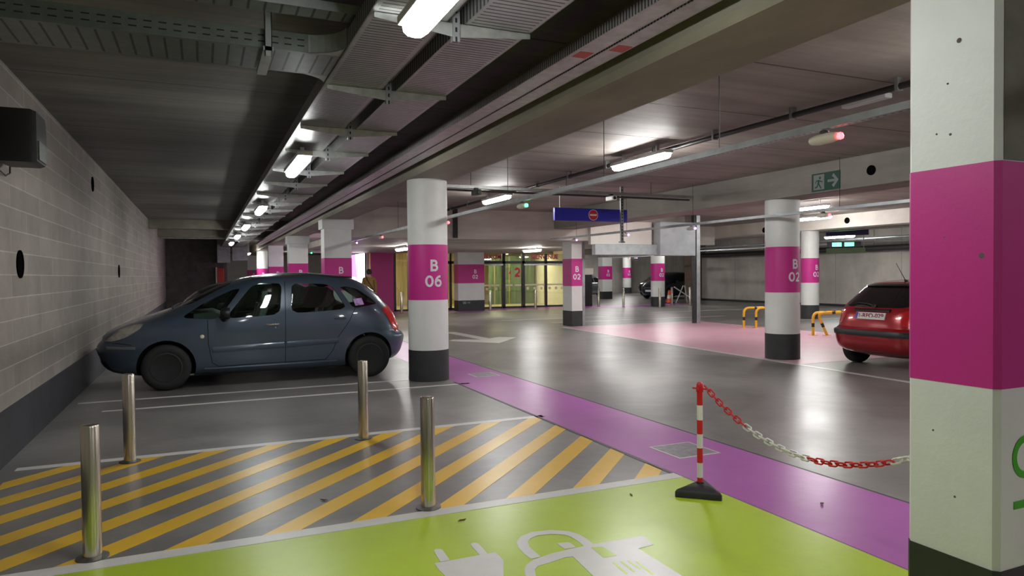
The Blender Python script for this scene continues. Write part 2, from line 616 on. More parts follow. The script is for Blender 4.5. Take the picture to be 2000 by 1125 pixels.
paint('white_line', rect(-1.36, 6.50, 3.27, 6.60), M_white, 'white line along the far edge of the yellow hatching', group=G)
paint('white_line', rect(-1.05, 8.95, 3.36, 9.03), M_white, 'white bay line passing in front of the round B 06 column', group=G)
paint('white_line', rect(-1.38, 9.66, 2.75, 9.74), M_white, 'white bay line beside the grey car wheels, behind the column line', group=G)
paint('white_line', [(8.62, 6.2), (8.72, 6.2), (9.28, 17.2), (9.18, 17.2)], M_white, 'long white edge line of the pink bays and red car bay', group=G, z=E2)
paint('white_line', rect(9.3, 17.2, 14.2, 17.3), M_white, 'white line at the far edge of the pink bays', group=G)
paint('white_line', rect(8.6, 20.7, 13.0, 20.85), M_white, 'white line across the aisle behind the square B 02 column', group=G)
paint('white_line', rect(9.8, 18.9, 16.5, 19.05), M_white, 'white line across the aisle just past the steel shutter post', group=G)
paint('white_line', rect(15.5, 21.9, 21.5, 22.1), M_white, 'white line near the row of far bollards', group=G)
paint('white_line', [(16.5, 16.0), (22.5, 16.0), (22.5, 16.14), (16.5, 16.14)], M_white, 'white bay line beyond the yellow hoop barriers', group=G)
paint('direction_arrow', [(5.75, 17.3), (6.05, 17.25), (6.15, 15.1), (6.5, 15.35), (6.82, 15.05), (5.92, 13.98), (5.1, 14.97), (5.3, 15.25), (5.86, 14.95)], M_white, 'white direction arrow painted on the grey aisle', 'arrow')

# yellow hatching, each stripe clipped to the strip
X0, X1, Y0, Y1 = -1.36, 3.185, 4.235, 6.50


def clip_stripe(xa, w):
    # 45 degree band between lines x = xa + (y - Y0) and the same shifted by w
    poly = [(xa, Y0), (xa + w, Y0), (xa + w + (Y1 - Y0), Y1), (xa + (Y1 - Y0), Y1)]
    for (k, lim, s) in ((0, X0, 1), (0, X1, -1)):
        out = []
        for i in range(len(poly)):
            p, q = poly[i - 1], poly[i]
            ip, iq = (p[k] - lim) * s >= 0, (q[k] - lim) * s >= 0
            if ip != iq:
                t = (lim - p[k]) / (q[k] - p[k])
                out.append((p[0] + t * (q[0] - p[0]), p[1] + t * (q[1] - p[1])))
            if iq:
                out.append(q)
        poly = out
        if not poly:
            return None
    return poly


k = 0
ORD = ['first', 'second', 'third', 'fourth', 'fifth', 'sixth', 'seventh', 'eighth', 'ninth', 'tenth', 'eleventh', 'twelfth', 'thirteenth']
xa = 2.85
while xa > -3.6:
    p = clip_stripe(xa, 0.215)
    if p and len(p) >= 3:
        paint('yellow_stripe', p, M_yellow, ORD[k] + ' yellow hatching stripe counted from the purple walkway', 'floor stripe', 'yellow hatching stripes')
        k += 1
    xa -= 0.512

# EV charging symbol on the green bay
ev = thing('charging_symbol', 'white electric car and plug symbol painted on the lime green bay', 'painted symbol', (1.7, 3.2, 0))
ZB = E1 + 0.0016


def evpart(name, polys, mat, z=ZB, z0=E1, label=None):
    mb = MB()
    for po in polys:
        mb.prism(po, z0, z, lambda x, y, a: (x - 1.7, y - 3.2, a))
    o = mb.build(name, mat, ev)
    if label:
        o['label'] = label
    return o


evpart('plug_prong', [[(1.125, 3.597), (1.143, 3.616), (1.167, 3.604), (1.172, 3.585), (1.165, 3.443), (1.113, 3.442)]], M_white)
evpart('plug_prong', [[(1.335, 3.593), (1.356, 3.614), (1.377, 3.604), (1.382, 3.575), (1.376, 3.437), (1.33, 3.432)]], M_white)
evpart('plug_body', [[(1.079, 3.439), (1.42, 3.436), (1.422, 3.384), (1.417, 3.318), (1.346, 3.152), (1.287, 3.05), (1.227, 2.983), (1.136, 2.964), (1.104, 3.041), (1.089, 3.176), (1.081, 3.277), (1.075, 3.348)]], M_white)
mb = MB()
ribbon(mb, [(1.586, 3.277), (1.585, 3.358), (1.589, 3.429), (1.61, 3.502), (1.657, 3.556), (1.729, 3.587), (1.827, 3.569), (1.9, 3.518), (1.925, 3.466), (1.93, 3.388), (1.925, 3.302)], 0.062, lambda x, y: (x - 1.7, y - 3.2, ZB))
mb.build('cable_loop', M_white, ev, recalc=False)
evpart('car_mirror', [[(1.777, 3.405), (1.84, 3.393), (1.849, 3.376), (1.847, 3.311), (1.78, 3.314)]], M_white)
evpart('car_outline', [[(1.466, 3.163), (1.5, 3.216), (1.562, 3.259), (1.684, 3.291), (1.942, 3.309), (2.26, 3.293), (2.273, 3.271), (2.25, 3.159), (2.143, 3.15), (2.143, 2.791), (2.13, 2.637), (1.772, 2.79), (1.746, 2.964), (1.77, 3.204), (1.736, 3.216), (1.624, 3.191), (1.55, 3.179), (1.517, 3.148), (1.491, 3.084), (1.458, 2.969), (1.416, 2.989), (1.445, 3.105)]], M_white, ZB + 0.0004)
evpart('car_window', [[(1.919, 3.269), (1.98, 3.255), (1.986, 3.118), (1.907, 3.121)]], M_green, ZB + 0.0012, ZB, 'green gap')
evpart('car_grille', [[(1.915, 3.054), (1.929, 3.051), (1.917, 2.909), (1.902, 2.904)], [(1.958, 3.048), (1.971, 3.046), (1.963, 2.911), (1.949, 2.907)], [(1.998, 3.037), (2.01, 3.036), (2.007, 2.926), (1.994, 2.923)], [(2.03, 3.013), (2.04, 3.012), (2.029, 2.85), (2.015, 2.849)]], M_green, ZB + 0.0012, ZB, 'green gaps')


# ------------------------------------------------------------------ columns
def label_mesh(parent, h, gapz, zc, fnx, texts=('B', '06')):
    for tx, z0, dx in ((texts[0], zc + gapz / 2, 0.045 * h), (texts[1], zc - gapz / 2 - h, 0.0)):
        for i, ch in enumerate(tx):
            sh = dx + (i - (len(tx) - 1) / 2) * 0.80 * h
            mb = MB()
            glyphs(mb, ch, h, lambda x, y, l: fnx(x + sh, z0 + y, l))
            mb.build('letter' if ch.isalpha() else 'digit', M_letter, parent, recalc=False)


ZB0, ZP0, ZP1 = 0.44, 1.15, 1.93


def round_column(x, y, r, top, text, label, group='painted columns', lett=True, name='painted_column'):
    t = thing(name, label, 'column', (x, y, 0), 0, group)
    MB().lathe([(r, ZB0), (r, ZP0)], 48).build('lower_shaft', M_colw, t, 40)
    MB().lathe([(r, ZP1), (r, top)], 48).build('upper_shaft', M_colw, t, 40)
    MB().lathe([(r + 0.002, ZP0), (r + 0.002, ZP1)], 48).build('colour_band', M_mag, t, 40)
    MB().lathe([(r + 0.004, 0), (r + 0.004, ZB0)], 48).build('base_band', M_band, t, 40)
    if lett:
        R = r + 0.0035

        def fn(xx, zz, l):
            a = xx / R
            return ((R + l) * math.sin(a), -(R + l) * math.cos(a), zz)
        label_mesh(t, 0.165, 0.055, 1.525, fn, text)
    return t


def square_column(x0, y0, x1, y1, top, text, label, cap=None, group='painted columns', lett=True, h=0.165, bands=(0.44, 1.15, 1.93), textx=0.06, bev=0.012):
    cx, cy = (x0 + x1) / 2, (y0 + y1) / 2
    a, c = (x1 - x0) / 2, (y1 - y0) / 2
    t = thing('painted_column', label, 'column', (cx, cy, 0), 0, group)
    b0, p0, p1 = bands
    e = 0.002
    MB().box(-a, -c, b0, a, c, p0).build('lower_shaft', M_colw, t, bevel=0)
    MB().box(-a, -c, p1, a, c, top).build('upper_shaft', M_colw, t, bevel=0)
    MB().box(-a - e, -c - e, p0, a + e, c + e, p1).build('colour_band', M_mag, t)
    MB().box(-a - e * 2, -c - e * 2, 0, a + e * 2, c + e * 2, b0).build('base_band', M_band, t)
    if cap:
        MB().box(-a - 0.05, -c - 0.05, cap[0], a + 0.05, c + 0.05, cap[1]).build('capital', M_colw, t, bevel=0.006)
    if lett:
        label_mesh(t, h, 0.055, (p0 + p1) / 2 - 0.015, lambda xx, zz, l: (xx + textx, -c - 0.0035 - l, zz), text)
    return t


c06 = round_column(2.97, 9.62, 0.285, 2.85, ('B', '06'), 'round white and magenta column marked B 06 beside the tail of the grey car')
square_column(2.66, 16.85, 3.30, 17.35, 2.85, ('B', '06'), 'square B 06 column with a capital just behind the grey car roof', (2.62, 2.85))
square_column(2.66, 24.2, 3.28, 24.7, 2.85, ('B', '06'), 'second square B 06 column with a capital behind the grey car roof', (2.58, 2.85))
square_column(2.66, 31.9, 3.28, 32.4, 2.85, ('B', '06'), 'third square B 06 column behind the grey car roof')
round_column(2.97, 39.3, 0.30, 2.85, ('B', '06'), 'round far column seen over the grey car windscreen', lett=True)
square_column(2.66, 47.3, 3.3, 47.8, 2.85, ('B', '06'), 'farthest square column over the grey car windscreen')
round_column(9.2, 9.1, 0.285, 2.739, ('B', '02'), 'round white and magenta B 02 column on the pink bays beside the red car')
square_column(9.61, 17.36, 9.95, 17.9, 2.429, ('B', '02'), 'square B 02 column under the dropped lintel, right of the glass entrance', textx=0.0)
square_column(9.62, 27.0, 10.78, 27.5, 2.429, ('B', '02'), 'wide B 02 column standing against the glass entrance', textx=0.18)
round_column(17.75, 16.4, 0.27, 2.80, ('B', '02'), 'round B 02 column half hidden behind the nearer round B 02 column')
round_column(18.75, 25.9, 0.31, 2.60, ('B', '02'), 'round far B 02 column among the row of bollards')
square_column(21.5, 35.1, 22.15, 35.6, 2.45, ('B', '02'), 'square far B 02 column in front of the black parked cars')
round_column(29.2, 44.2, 0.33, 2.75, ('B', '02'), 'small round distant B 02 column between two black cars')

# nearest rectangular column on the right
t = thing('painted_column', 'large rectangular white and magenta column close on the right edge', 'column', (2.685, 1.615, 0), 0, 'painted columns')
a, c = 0.265, 0.165


def colbox(z0, z1, e=0.0):
    q = 0.018
    r = []
    for z in (z0, z1):
        r.append([(-a - e + q, -c - e, z), (a + e - q, -c - e, z), (a + e, -c - e + q, z), (a + e, c + e - q, z), (a + e - q, c + e, z), (-a - e + q, c + e, z), (-a - e, c + e - q, z), (-a - e, -c - e + q, z)])
    return MB().rings(r)


colbox(0.485, 1.10).build('lower_shaft', M_colw, t)
colbox(1.865, 2.849).build('upper_shaft', M_colw, t)
colbox(1.10, 1.865, 0.0015).build('colour_band', M_mag, t)
colbox(0, 0.485, 0.003).build('base_band', M_band, t)
o = MB().box(-a + 0.022, -c - 0.002, 1.868, a - 0.022, -c + 0.01, 2.847).build('bare_concrete_strip', simple('olive_grey_concrete', (0.17, 0.17, 0.13), 0.7, var=0.2, vscale=8), t)
o['label'] = 'unpainted olive grey concrete face'
mg = MB()
ribbon(mg, arc(0.0, 0.0, 0.062, 0.062, 0, 360, 40), 0.024, lambda x, y: (-a + 0.150 + x, -c - 0.0025, 0.86 + y))
mg.build('green_symbol', simple('leaf_green_paint', (0.07, 0.42, 0.02), 0.45), t, recalc=False)
MB().box(-a + 0.085, -c - 0.0025, 0.685, -a + 0.21, -c, 0.712).build('green_bar', MATS['leaf_green_paint'], t)
chips = MB()
for (yy, zz, rr) in ((-0.03, 2.30, 0.009), (0.0, 1.98, 0.005), (0.01, 2.16, 0.004), (0.05, 1.99, 0.004), (-0.11, 1.55, 0.012), (0.02, 1.62, 0.004), (-0.02, 0.70, 0.004), (0.06, 0.92, 0.004)):
    chips.lathe([(rr, 0), (rr * 0.6, -0.0012)], 9, (-a - 0.001, yy, zz), 0, 'X')
chips.build('paint_chips', simple('chipped_paint_mark', (0.12, 0.10, 0.09), 0.8), t, recalc=True)

# ------------------------------------------------------------------ bollards
def bollard(h, r):
    t = thing('steel_bollard', '', 'bollard')
    MB().lathe([(r, 0.012), (r, h - 0.012), (r * 0.93, h - 0.003), (r * 0.6, h)], 28).build('post', M_stain, t, 40)
    MB().lathe([(r * 1.75, 0), (r * 1.75, 0.008), (r * 1.05, 0.014)], 28).build('base_plate', simple('dirty_steel_plate', (0.16, 0.15, 0.14), 0.5, 0.7, var=0.3, vscale=20), t, 30)
    return t


GB = 'stainless bollards around the hatched strip'
bp = bollard(0.72, 0.046)
bp.location = (-0.56, 4.30, 0)
bp['label'] = 'stainless bollard at the near left corner of the yellow hatching'
bp['group'] = GB
again(bp, (-0.56, 6.42, 0), 'stainless bollard in front of the grey car front wheel', GB)
again(bp, (1.335, 6.38, 0), 'stainless bollard in front of the grey car rear wheel', GB)
again(bp, (1.31, 4.29, 0), 'stainless bollard beside the white line at the middle of the lime green bay edge', GB)
GF = 'far bollards along the walkway'
fb = bollard(0.85, 0.055)
fb.location = (11.0, 26.9, 0)
fb['label'] = 'thin bollard in front of the leftmost glass door pane'
fb['group'] = GF
for x, y, l in ((13.1, 26.9, 'thin bollard in front of the glass double door'), (16.5, 27.3, 'thin bollard right beside the square B 02 column'), (17.05, 26.1, 'thin bollard between the two far columns'),
                (18.35, 25.2, 'thin bollard before the base of the far round B 02 column'), (19.9, 26.4, 'thin bollard beside the orange traffic cones'), (20.3, 25.6, 'thin bollard just left of the steel shutter post'),
                (8.0, 26.6, 'thin bollard before the dark glass strip behind the car tail'), (8.7, 26.6, 'thin bollard against the red pillar behind the B 06 column'), (7.2, 26.9, 'thin bollard before the magenta wall panel')):
    again(fb, (x, y, 0), l, GF)

# ------------------------------------------------------------------ chain post and chain
t = thing('chain_post', 'red and white striped plastic chain post on a black rubber foot', 'barrier post', (3.06, 3.76, 0))
tri = [(-0.20 , 0.02), (0.03, -0.19), (0.15, 0.15)]
rr = []
for sc, z in ((1.0, 0), (1.0, 0.035), (0.93, 0.05), (0.42, 0.075)):
    ring = []
    for i in range(3):
        p, q, s = tri[i - 1], tri[i], tri[(i + 1) % 3]
        for w in (0.18, 0.09, 0.03):
            ring.append(((q[0] * (1 - w) + p[0] * w) * sc, (q[1] * (1 - w) + p[1] * w) * sc, z))
        for w in (0.03, 0.09, 0.18):
            ring.append(((q[0] * (1 - w) + s[0] * w) * sc, (q[1] * (1 - w) + s[1] * w) * sc, z))
    rr.append(ring)
MB().rings(rr).build('rubber_foot', M_blackr, t, 50)
zz = [0.07, 0.115, 0.215, 0.315, 0.41, 0.505, 0.605, 0.70]
for i in range(7):
    o = MB().lathe([(0.0195, zz[i]), (0.0195, zz[i + 1])], 20).build('tube_section', M_red if i % 2 == 0 else M_whitep, t, 40)
    o['label'] = 'red tube section' if i % 2 == 0 else 'white tube section'
MB().lathe([(0.024, 0.695), (0.024, 0.725), (0.021, 0.75), (0.012, 0.762)], 20).build('cap', M_red, t, 40)
hk = MB()
for k in range(4):
    a_ = k * PI / 2 + 0.5
    hk.box(-0.004, 0.018, 0.712, 0.004, 0.05, 0.722)
    n = 8
    for i in range(len(hk.v) - n, len(hk.v)):
        x, y, z = hk.v[i]
        hk.v[i] = (x * math.cos(a_) - y * math.sin(a_), x * math.sin(a_) + y * math.cos(a_), z)
hk.build('chain_hook', M_red, t)
mc = MB()
mc.cyl((0, 0, 0.05), (0, 0, 0.085), 0.032, 0.024, 20)
mc.build('foot_socket', M_black, t, 40)

ch = thing('plastic_chain', 'red and white plastic chain sagging from the striped post to the big column', 'chain', (3.06, 3.70, 0))
P = []
for i in range(201):
    s = i / 200
    y = 3.715 + s * (1.80 - 3.715)
    x = 3.07 + s * (2.90 - 3.07)
    z = 0.485 + 0.33 * (y - 2.84) ** 2 / 1.02 ** 0
    P.append(Vector((x, y, z)))
D = [0]
for i in range(200):
    D.append(D[-1] + (P[i + 1] - P[i]).length)


def on_chain(d):
    for i in range(200):
        if D[i + 1] >= d:
            f = (d - D[i]) / (D[i + 1] - D[i])
            return P[i].lerp(P[i + 1], f), (P[i + 1] - P[i]).normalized()
    return P[-1], (P[-1] - P[-2]).normalized()


pitch = 0.050
nl = int(D[-1] / pitch)
runs = {}
for i in range(nl):
    c0, tg = on_chain((i + 0.5) * pitch)
    side = tg.cross(Vector((0, 0, 1))).normalized()
    upv = side.cross(tg)
    nv = side if i % 2 == 0 else upv
    if i % 2 == 0:
        nv = (side * 0.8 + upv * 0.6).normalized()
    else:
        nv = (upv * 0.8 - side * 0.6).normalized()
    seg = 0 if i < 9 else 1 if i < 20 else 2 if i < 31 else 3
    mb = runs.setdefault(seg, MB())
    path = []
    for j in range(14):
        a_ = 2 * PI * j / 14
        ex = 0.018 * (1 if math.cos(a_) > 0 else -1)
        path.append(c0 + tg * (ex + 0.014 * math.cos(a_)) + nv * 0.015 * math.sin(a_) - Vector(ch.location))
    mb.tube(path, 0.005, 6, 0, False, True)
for sgm, mb in runs.items():
    o = mb.build('chain_run', M_red if sgm % 2 == 0 else M_whitep, ch, 60)
    o['label'] = 'run of red links' if sgm % 2 == 0 else 'run of white links'

# ------------------------------------------------------------------ lamps
def lamp(hang=0.0, tube=None):
    """Weatherproof tube lamp along Y; origin at the underside centre."""
    t = thing('tube_lamp', '', 'lamp')
    L = 0.63
    prof = [(-0.065, 0.072), (-0.064, 0.055), (-0.058, 0.022), (-0.035, 0.004), (0.0, 0.0), (0.035, 0.004), (0.058, 0.022), (0.064, 0.055), (0.065, 0.072)]
    rings = []
    for y, s in ((-L, 0.72), (-L + 0.03, 0.95), (-L + 0.06, 1.0), (L - 0.06, 1.0), (L - 0.03, 0.95), (L, 0.72)):
        rings.append([(x * s, y, 0.072 - (0.072 - z) * s) for x, z in prof])
    MB().rings(rings).build('diffuser', tube or M_tube, t, 50)
    MB().box(-0.076, -L - 0.012, 0.066, 0.076, L + 0.012, 0.112).build('housing', M_lampbody, t, bevel=0.008)
    for y in (-0.4, 0.4):
        MB().box(-0.02, y - 0.015, 0.11, 0.02, y + 0.015, 0.112 + hang).build('mount', M_galv, t)
    return t


lp = lamp(0.078)
TL = [(0.97, 2.72), (0.98, 7.96), (1.0, 13.45), (1.0, 18.2), (1.0, 22.6), (1.0, 27.2), (1.0, -2.4)]
names = ['nearest lit tube lamp hung under the cable tray at the top of the view', 'lit tube lamp under the cable tray, second from the viewer', 'lit tube lamp under the cable tray, third from the viewer',
         'lit tube lamp under the cable tray, fourth from the viewer', 'lit tube lamp under the cable tray, fifth from the viewer', 'lit tube lamp under the cable tray, sixth from the viewer',
         'lit tube lamp under the cable tray behind the viewer']
GL = 'tube lamps under the cable tray'
lp.location = (0.97, 2.72, 2.66)
lp['label'] = names[0]
lp['group'] = GL
for (x, y), l in list(zip(TL, names))[1:]:
    again(lp, (x, y, 2.66), l, GL)
lr = lamp(0.118, M_tube2)
GR = 'tube lamps over the driving aisles'
lr.location = (5.47, 7.95, 2.97)
lr['label'] = 'lit tube lamp over the main aisle above the silver rail'
lr['group'] = GR
for x, y, z, l in ((5.47, 13.0, 2.97, 'lit tube lamp over the main aisle beside the green indicator light'), (5.47, 2.8, 2.97, 'lit tube lamp over the main aisle next to the big column'),
                   (5.47, -2.4, 2.97, 'lit tube lamp over the main aisle behind the viewer'), (13.3, 7.2, 2.97, 'lit tube lamp over the red car'),
                   (13.3, 12.4, 2.97, 'lit tube lamp behind the exit beam over the pink bays'), (13.3, 2.0, 2.97, 'lit tube lamp deep on the right behind the big column'), (15.9, 14.6, 2.97, 'lit tube lamp close before the pale beam, left of the rear B 02 column'), (15.9, 9.0, 2.97, 'lit tube lamp close before the pale beam above the red car roof'),
                   (15.2, 24.5, 2.97, 'lit tube lamp beyond the shutter, near the far bollards'),
                   (21.5, 11.0, 2.73, 'lit tube lamp low over the far right lane, hidden by the big column'), (21.5, 18.5, 2.73, 'lit tube lamp low over the far right lane beside the green display'), (19.0, 25.5, 2.97, 'added tube lamp hidden by the pale beam, brightening the far right lane'), (21.5, 4.0, 2.73, 'lit tube lamp low over the near end of the far right lane'), (28.0, 42.5, 2.97, 'added tube lamp brightening the far back wall behind the black cars'), (18.0, 41.0, 2.97, 'added tube lamp brightening the far back wall behind the silver grey car'),  # deep-lane lamp and both far-wall lamps are added to brighten those areas
                   (24.0, 38.0, 2.97, 'lit tube lamp over the far parked cars'), (32.0, 38.0, 2.97, 'lit tube lamp over the distant small column'), (20.5, 33.0, 2.97, 'lit tube lamp before the far square column'),
                   (10.05, 14.6, 2.97, 'added tube lamp tucked behind the exit beam to light the white lintel panel'), (2.2, 38.0, 2.62, 'lit tube lamp past the end wall beyond the duct boxes'), (5.6, 40.0, 2.97, 'lit tube lamp in the far passage'), (5.6, 50.0, 2.97, 'lit tube lamp at the end of the far passage')):  # lamp before the lintel panel is added, out of view, to light it
    c_ = again(lr, (x, y, z), l, GR)
    for m_ in c_.children:
        if m_.name.startswith('mount') and z < 2.9:
            top_ = (ZL if x < 2.63 else ZR) - z
            m_.scale.z = (top_ - 0.11) / 0.12
            m_.location.z = top_ - 0.23 * m_.scale.z
ll = lamp(0.04, M_tube2)
ll.location = (10.6, 22.0, 2.28)
ll['label'] = 'lit tube lamp under the dropped slab before the glass entrance'
ll['group'] = 'tube lamps under the dropped slab'
again(ll, (5.8, 21.5, 2.28), 'lit tube lamp under the dropped slab over the aisle', 'tube lamps under the dropped slab')

# ------------------------------------------------------------------ cable trays (left)
M_slat = perforated('slotted_tray_base', 'Y', 0.042, 0.28, 0.0, 0.17)
M_edge = perforated('punched_tray_edge', 'Y', 0.05, 0.45, 0.0, 9.0, cross='Z')


def tray_y(name, label, x0, x1, z0, h, y0, y1, base, side, group=None, cables=True):
    t = thing(name, label, 'cable tray', ((x0 + x1) / 2, y0, z0), 0, group)
    w = (x1 - x0) / 2
    L = y1 - y0
    MB().box(-w, 0, 0, w, L, 0.004).build('tray_base', base, t)
    for s in (-1, 1):
        MB().box(s * w - 0.003, 0, 0.0, s * w + 0.003, L, h).build('side_wall', side, t)
    if cables:
        for i, (xx, r) in enumerate(((-0.5, 0.014), (-0.2, 0.02), (0.15, 0.012), (0.45, 0.018))):
            MB().cyl((xx * w, 0, 0.005 + r), (xx * w, L, 0.005 + r), r, n=8).build('cable', M_black, t, 60)
    return t


tray_y('cable_tray', 'slotted galvanised cable tray carrying the near lamps, left of the pair', 0.81, 1.21, 2.85, 0.10, -6.5, 34.0, M_slat, M_edge, 'galvanised cable trays')
tray_y('cable_tray', 'slotted galvanised cable tray, right of the pair under the dark ceiling', 1.32, 1.70, 2.85, 0.10, -6.5, 34.0, M_slat, M_edge, 'galvanised cable trays')
M_edgeX = perforated('dash_punched_side', 'X', 0.075, 0.55, 0.014, 0.022, cross='Z', col=(0.25, 0.285, 0.26), mid=0.055)
M_slatX = perforated('ladder_tray_base', 'X', 0.085, 0.16, 0.0, 0.205, cross='Y', col=(0.25, 0.28, 0.26))
t = thing('cable_tray', 'galvanised cross tray reaching from the block wall to the lamp tray', 'cable tray', (-0.35, 4.62, 2.86), 0, 'galvanised cable trays')
MB().box(-1.12, -0.23, 0, 1.154, 0.23, 0.004).build('tray_base', M_slatX, t)
MB().box(-1.12, -0.233, 0, 1.154, -0.227, 0.11).build('side_wall', M_edgeX, t)
MB().box(-1.12, 0.227, 0, 1.154, 0.233, 0.11).build('side_wall', M_edgeX, t)
for sy in (-1, 1):
    q = MB()
    arcp = [(1.154 - 0.22 + 0.22 * math.sin(a_), sy * (0.23 + 0.22 - 0.22 * math.cos(a_))) for a_ in [PI / 2 * k / 8 for k in range(9)]]
    q.prism([(1.154, sy * 0.23)] + arcp[::-1] if sy > 0 else [(1.154, sy * 0.23)] + arcp[::-1], 0, 0.004, lambda x, y, z: (x, y, z))
    q.rings([[(x, y, 0), (x, y, 0.11), (x + 0.004, y, 0.11), (x + 0.004, y, 0)] for x, y in arcp])
    q.build('corner_fillet', M_galvd, t)
for yy, r in ((-0.12, 0.016), (0.0, 0.022), (0.1, 0.014)):
    MB().cyl((-1.12, yy, 0.006 + r), (1.15, yy, 0.006 + r), r, n=8).build('cable', M_black, t, 60)
t = thing('cable_tray', 'narrow dark cross tray just above and before the wide cross tray', 'cable tray', (-0.35, 4.02, 2.97), 0, 'galvanised cable trays')
MB().box(-1.12, -0.07, 0, 1.2, 0.07, 0.004).build('tray_base', M_slatX, t)
MB().box(-1.12, -0.072, 0, 1.2, -0.068, 0.05).build('side_wall', M_galvd, t)
MB().box(-1.12, 0.068, 0, 1.2, 0.072, 0.05).build('side_wall', M_galvd, t)
t = thing('tray_hanger', 'steel channel hanger holding the cross tray near the ceiling', 'bracket', (0.38, 4.36, 0), 0, 'tray brackets')
MB().box(-0.02, -0.02, 2.80, 0.02, -0.015, ZL).box(-0.02, -0.02, 2.80, -0.016, 0.015, ZL).box(0.016, -0.02, 2.80, 0.02, 0.015, ZL).build('channel', M_galvd, t)
MB().box(-0.03, -0.02, 2.832, 0.03, 0.52, 2.856).build('arm', M_galvd, t)

# cantilever brackets under the tray pair
M_slotch = perforated('slotted_channel', 'Z', 0.05, 0.5, 0.0, 0.006, cross='X', col=(0.60, 0.62, 0.64))


def bracket():
    t = thing('tray_bracket', '', 'bracket')
    MB().box(-0.022, -0.014, -0.10, 0.022, -0.010, 0.46).box(-0.022, -0.014, -0.10, -0.018, 0.014, 0.46).box(0.018, -0.014, -0.10, 0.022, 0.014, 0.46).build('channel', M_slotch, t)
    for s in (-1, 1):
        m = MB()
        poly = [(0.022, -0.075), (0.022, -0.002), (0.44, -0.002), (0.44, -0.030)]
        m.prism(poly, -0.010, -0.006, lambda x, z, a: (s * x, a, z))
        m.box(min(s * 0.022, s * 0.44), -0.010, -0.006, max(s * 0.022, s * 0.44), 0.03, -0.002)
        m.build('arm', M_galv, t)
    return t


bk = bracket()
ys = [2.14, 3.55, 5.02, 6.46, 7.70, 9.15, 10.45, 11.9, 13.3, 14.7, 16.1, 17.5, 18.9, 20.3, 21.7, 23.1, 25.0, 27.0]
GT = 'cantilever brackets under the tray pair'
bk.location = (1.265, ys[0], 2.85)
bk['label'] = 'tray bracket in front of the nearest lamp'
bk['group'] = GT
for i, y in enumerate(ys[1:]):
    again(bk, (1.265, y, 2.85), ('tray bracket at the far end of the nearest lamp' if i == 0 else ORD[i - 1] + ' tray bracket beyond the nearest lamp' if i < 14 else 'distant tray bracket near the end wall'), GT)

# trays along the beam
M_small = perforated('punched_narrow_tray', 'Y', 0.03, 0.4, 0.0, 9.0, cross='Z', col=(0.62, 0.60, 0.60))
M_smallb = simple('pinkish_zinc', (0.46, 0.42, 0.43), 0.4, 0.7, var=0.2, vscale=12)
tray_y('cable_tray', 'narrow bright tray along the concrete beam, outer of two', 2.20, 2.345, 2.92, 0.06, -6.5, 33.0, M_smallb, M_small, 'trays along the beam', False)
tray_y('cable_tray', 'narrow tray along the concrete beam, next to the beam face', 2.37, 2.50, 2.92, 0.06, -6.5, 33.0, M_smallb, M_small, 'trays along the beam', False)
for i, (x, y) in enumerate(((2.28, 3.95), (2.44, 3.75))):
    tag(MB().box(x - 0.05, y - 0.06, 2.9185, x + 0.05, y + 0.06, 2.9200).build('red_label', simple('red_sticker', (0.45, 0.05, 0.04), 0.5), center=True), ('red sticker under the outer beam tray', 'red sticker under the inner beam tray')[i], 'sticker')

# ------------------------------------------------------------------ sensor rails with indicator lamps
M_railp = perforated('punched_rail', 'Y', 0.05, 0.5, 0.0, 0.008, cross='X', col=(0.48, 0.52, 0.54))


def rail(label, x, z, y0, y1, wires, zc):
    t = thing('sensor_rail', label, 'rail', (x, y0, z), 0, 'sensor rails')
    L = y1 - y0
    MB().box(-0.03, 0, 0, 0.03, L, 0.004).build('rail_base', M_railp, t)
    for s in (-1, 1):
        MB().box(s * 0.03 - 0.002, 0, 0, s * 0.03 + 0.002, L, 0.045).build('rail_flange', M_galvd, t)
    for y in wires:
        MB().cyl((0, y - y0, 0.004), (0, y - y0, zc - z), 0.004, n=6).build('hanger_wire', M_pipe, t)
    return t


rail('silver punched rail over the bays, carrying the near red indicator', 3.70, 2.42, -6, 34, (2.4, 4.3, 6.0, 8.4, 11.5, 14.0), ZR)
rail('thin silver rail crossing in front of the round B 02 column', 8.72, 2.42, -4, 16.9, (3.0, 7.5, 10.9, 13.2, 15.5), ZR)
rail('short dark rail over the far black cars', 22.4, 2.42, 30.8, 42, (31.5, 36, 40), ZR)
rail('thin bright rail deep on the right under the pale beam', 20.6, 2.46, -2, 29, (6, 12, 18, 24), ZR)


def sensor(col, key, strength, wh=True):
    t = thing('bay_indicator', '', 'indicator light')
    MB().lathe([(0.012, -0.005), (0.03, -0.012), (0.03, -0.02)], 16).build('mount', M_black, t, 40)
    rings = []
    for y, s in ((-0.11, 0.35), (-0.10, 0.75), (-0.05, 1.0), (0.05, 1.0), (0.10, 0.75), (0.11, 0.35)):
        rings.append([(0.045 * s * math.cos(2 * PI * k / 16), y, -0.06 + 0.034 * s * math.sin(2 * PI * k / 16)) for k in range(16)])
    MB().rings(rings).build('sensor_body', M_beige, t, 50)
    MB().lathe([(0.0, 0.024), (0.016, 0.017), (0.023, 0.0), (0.019, -0.017), (0.0, -0.025)], 16, (0, -0.122, -0.062), 0).build('lens', emit('lens_' + key, col, strength), t, 60)
    return t


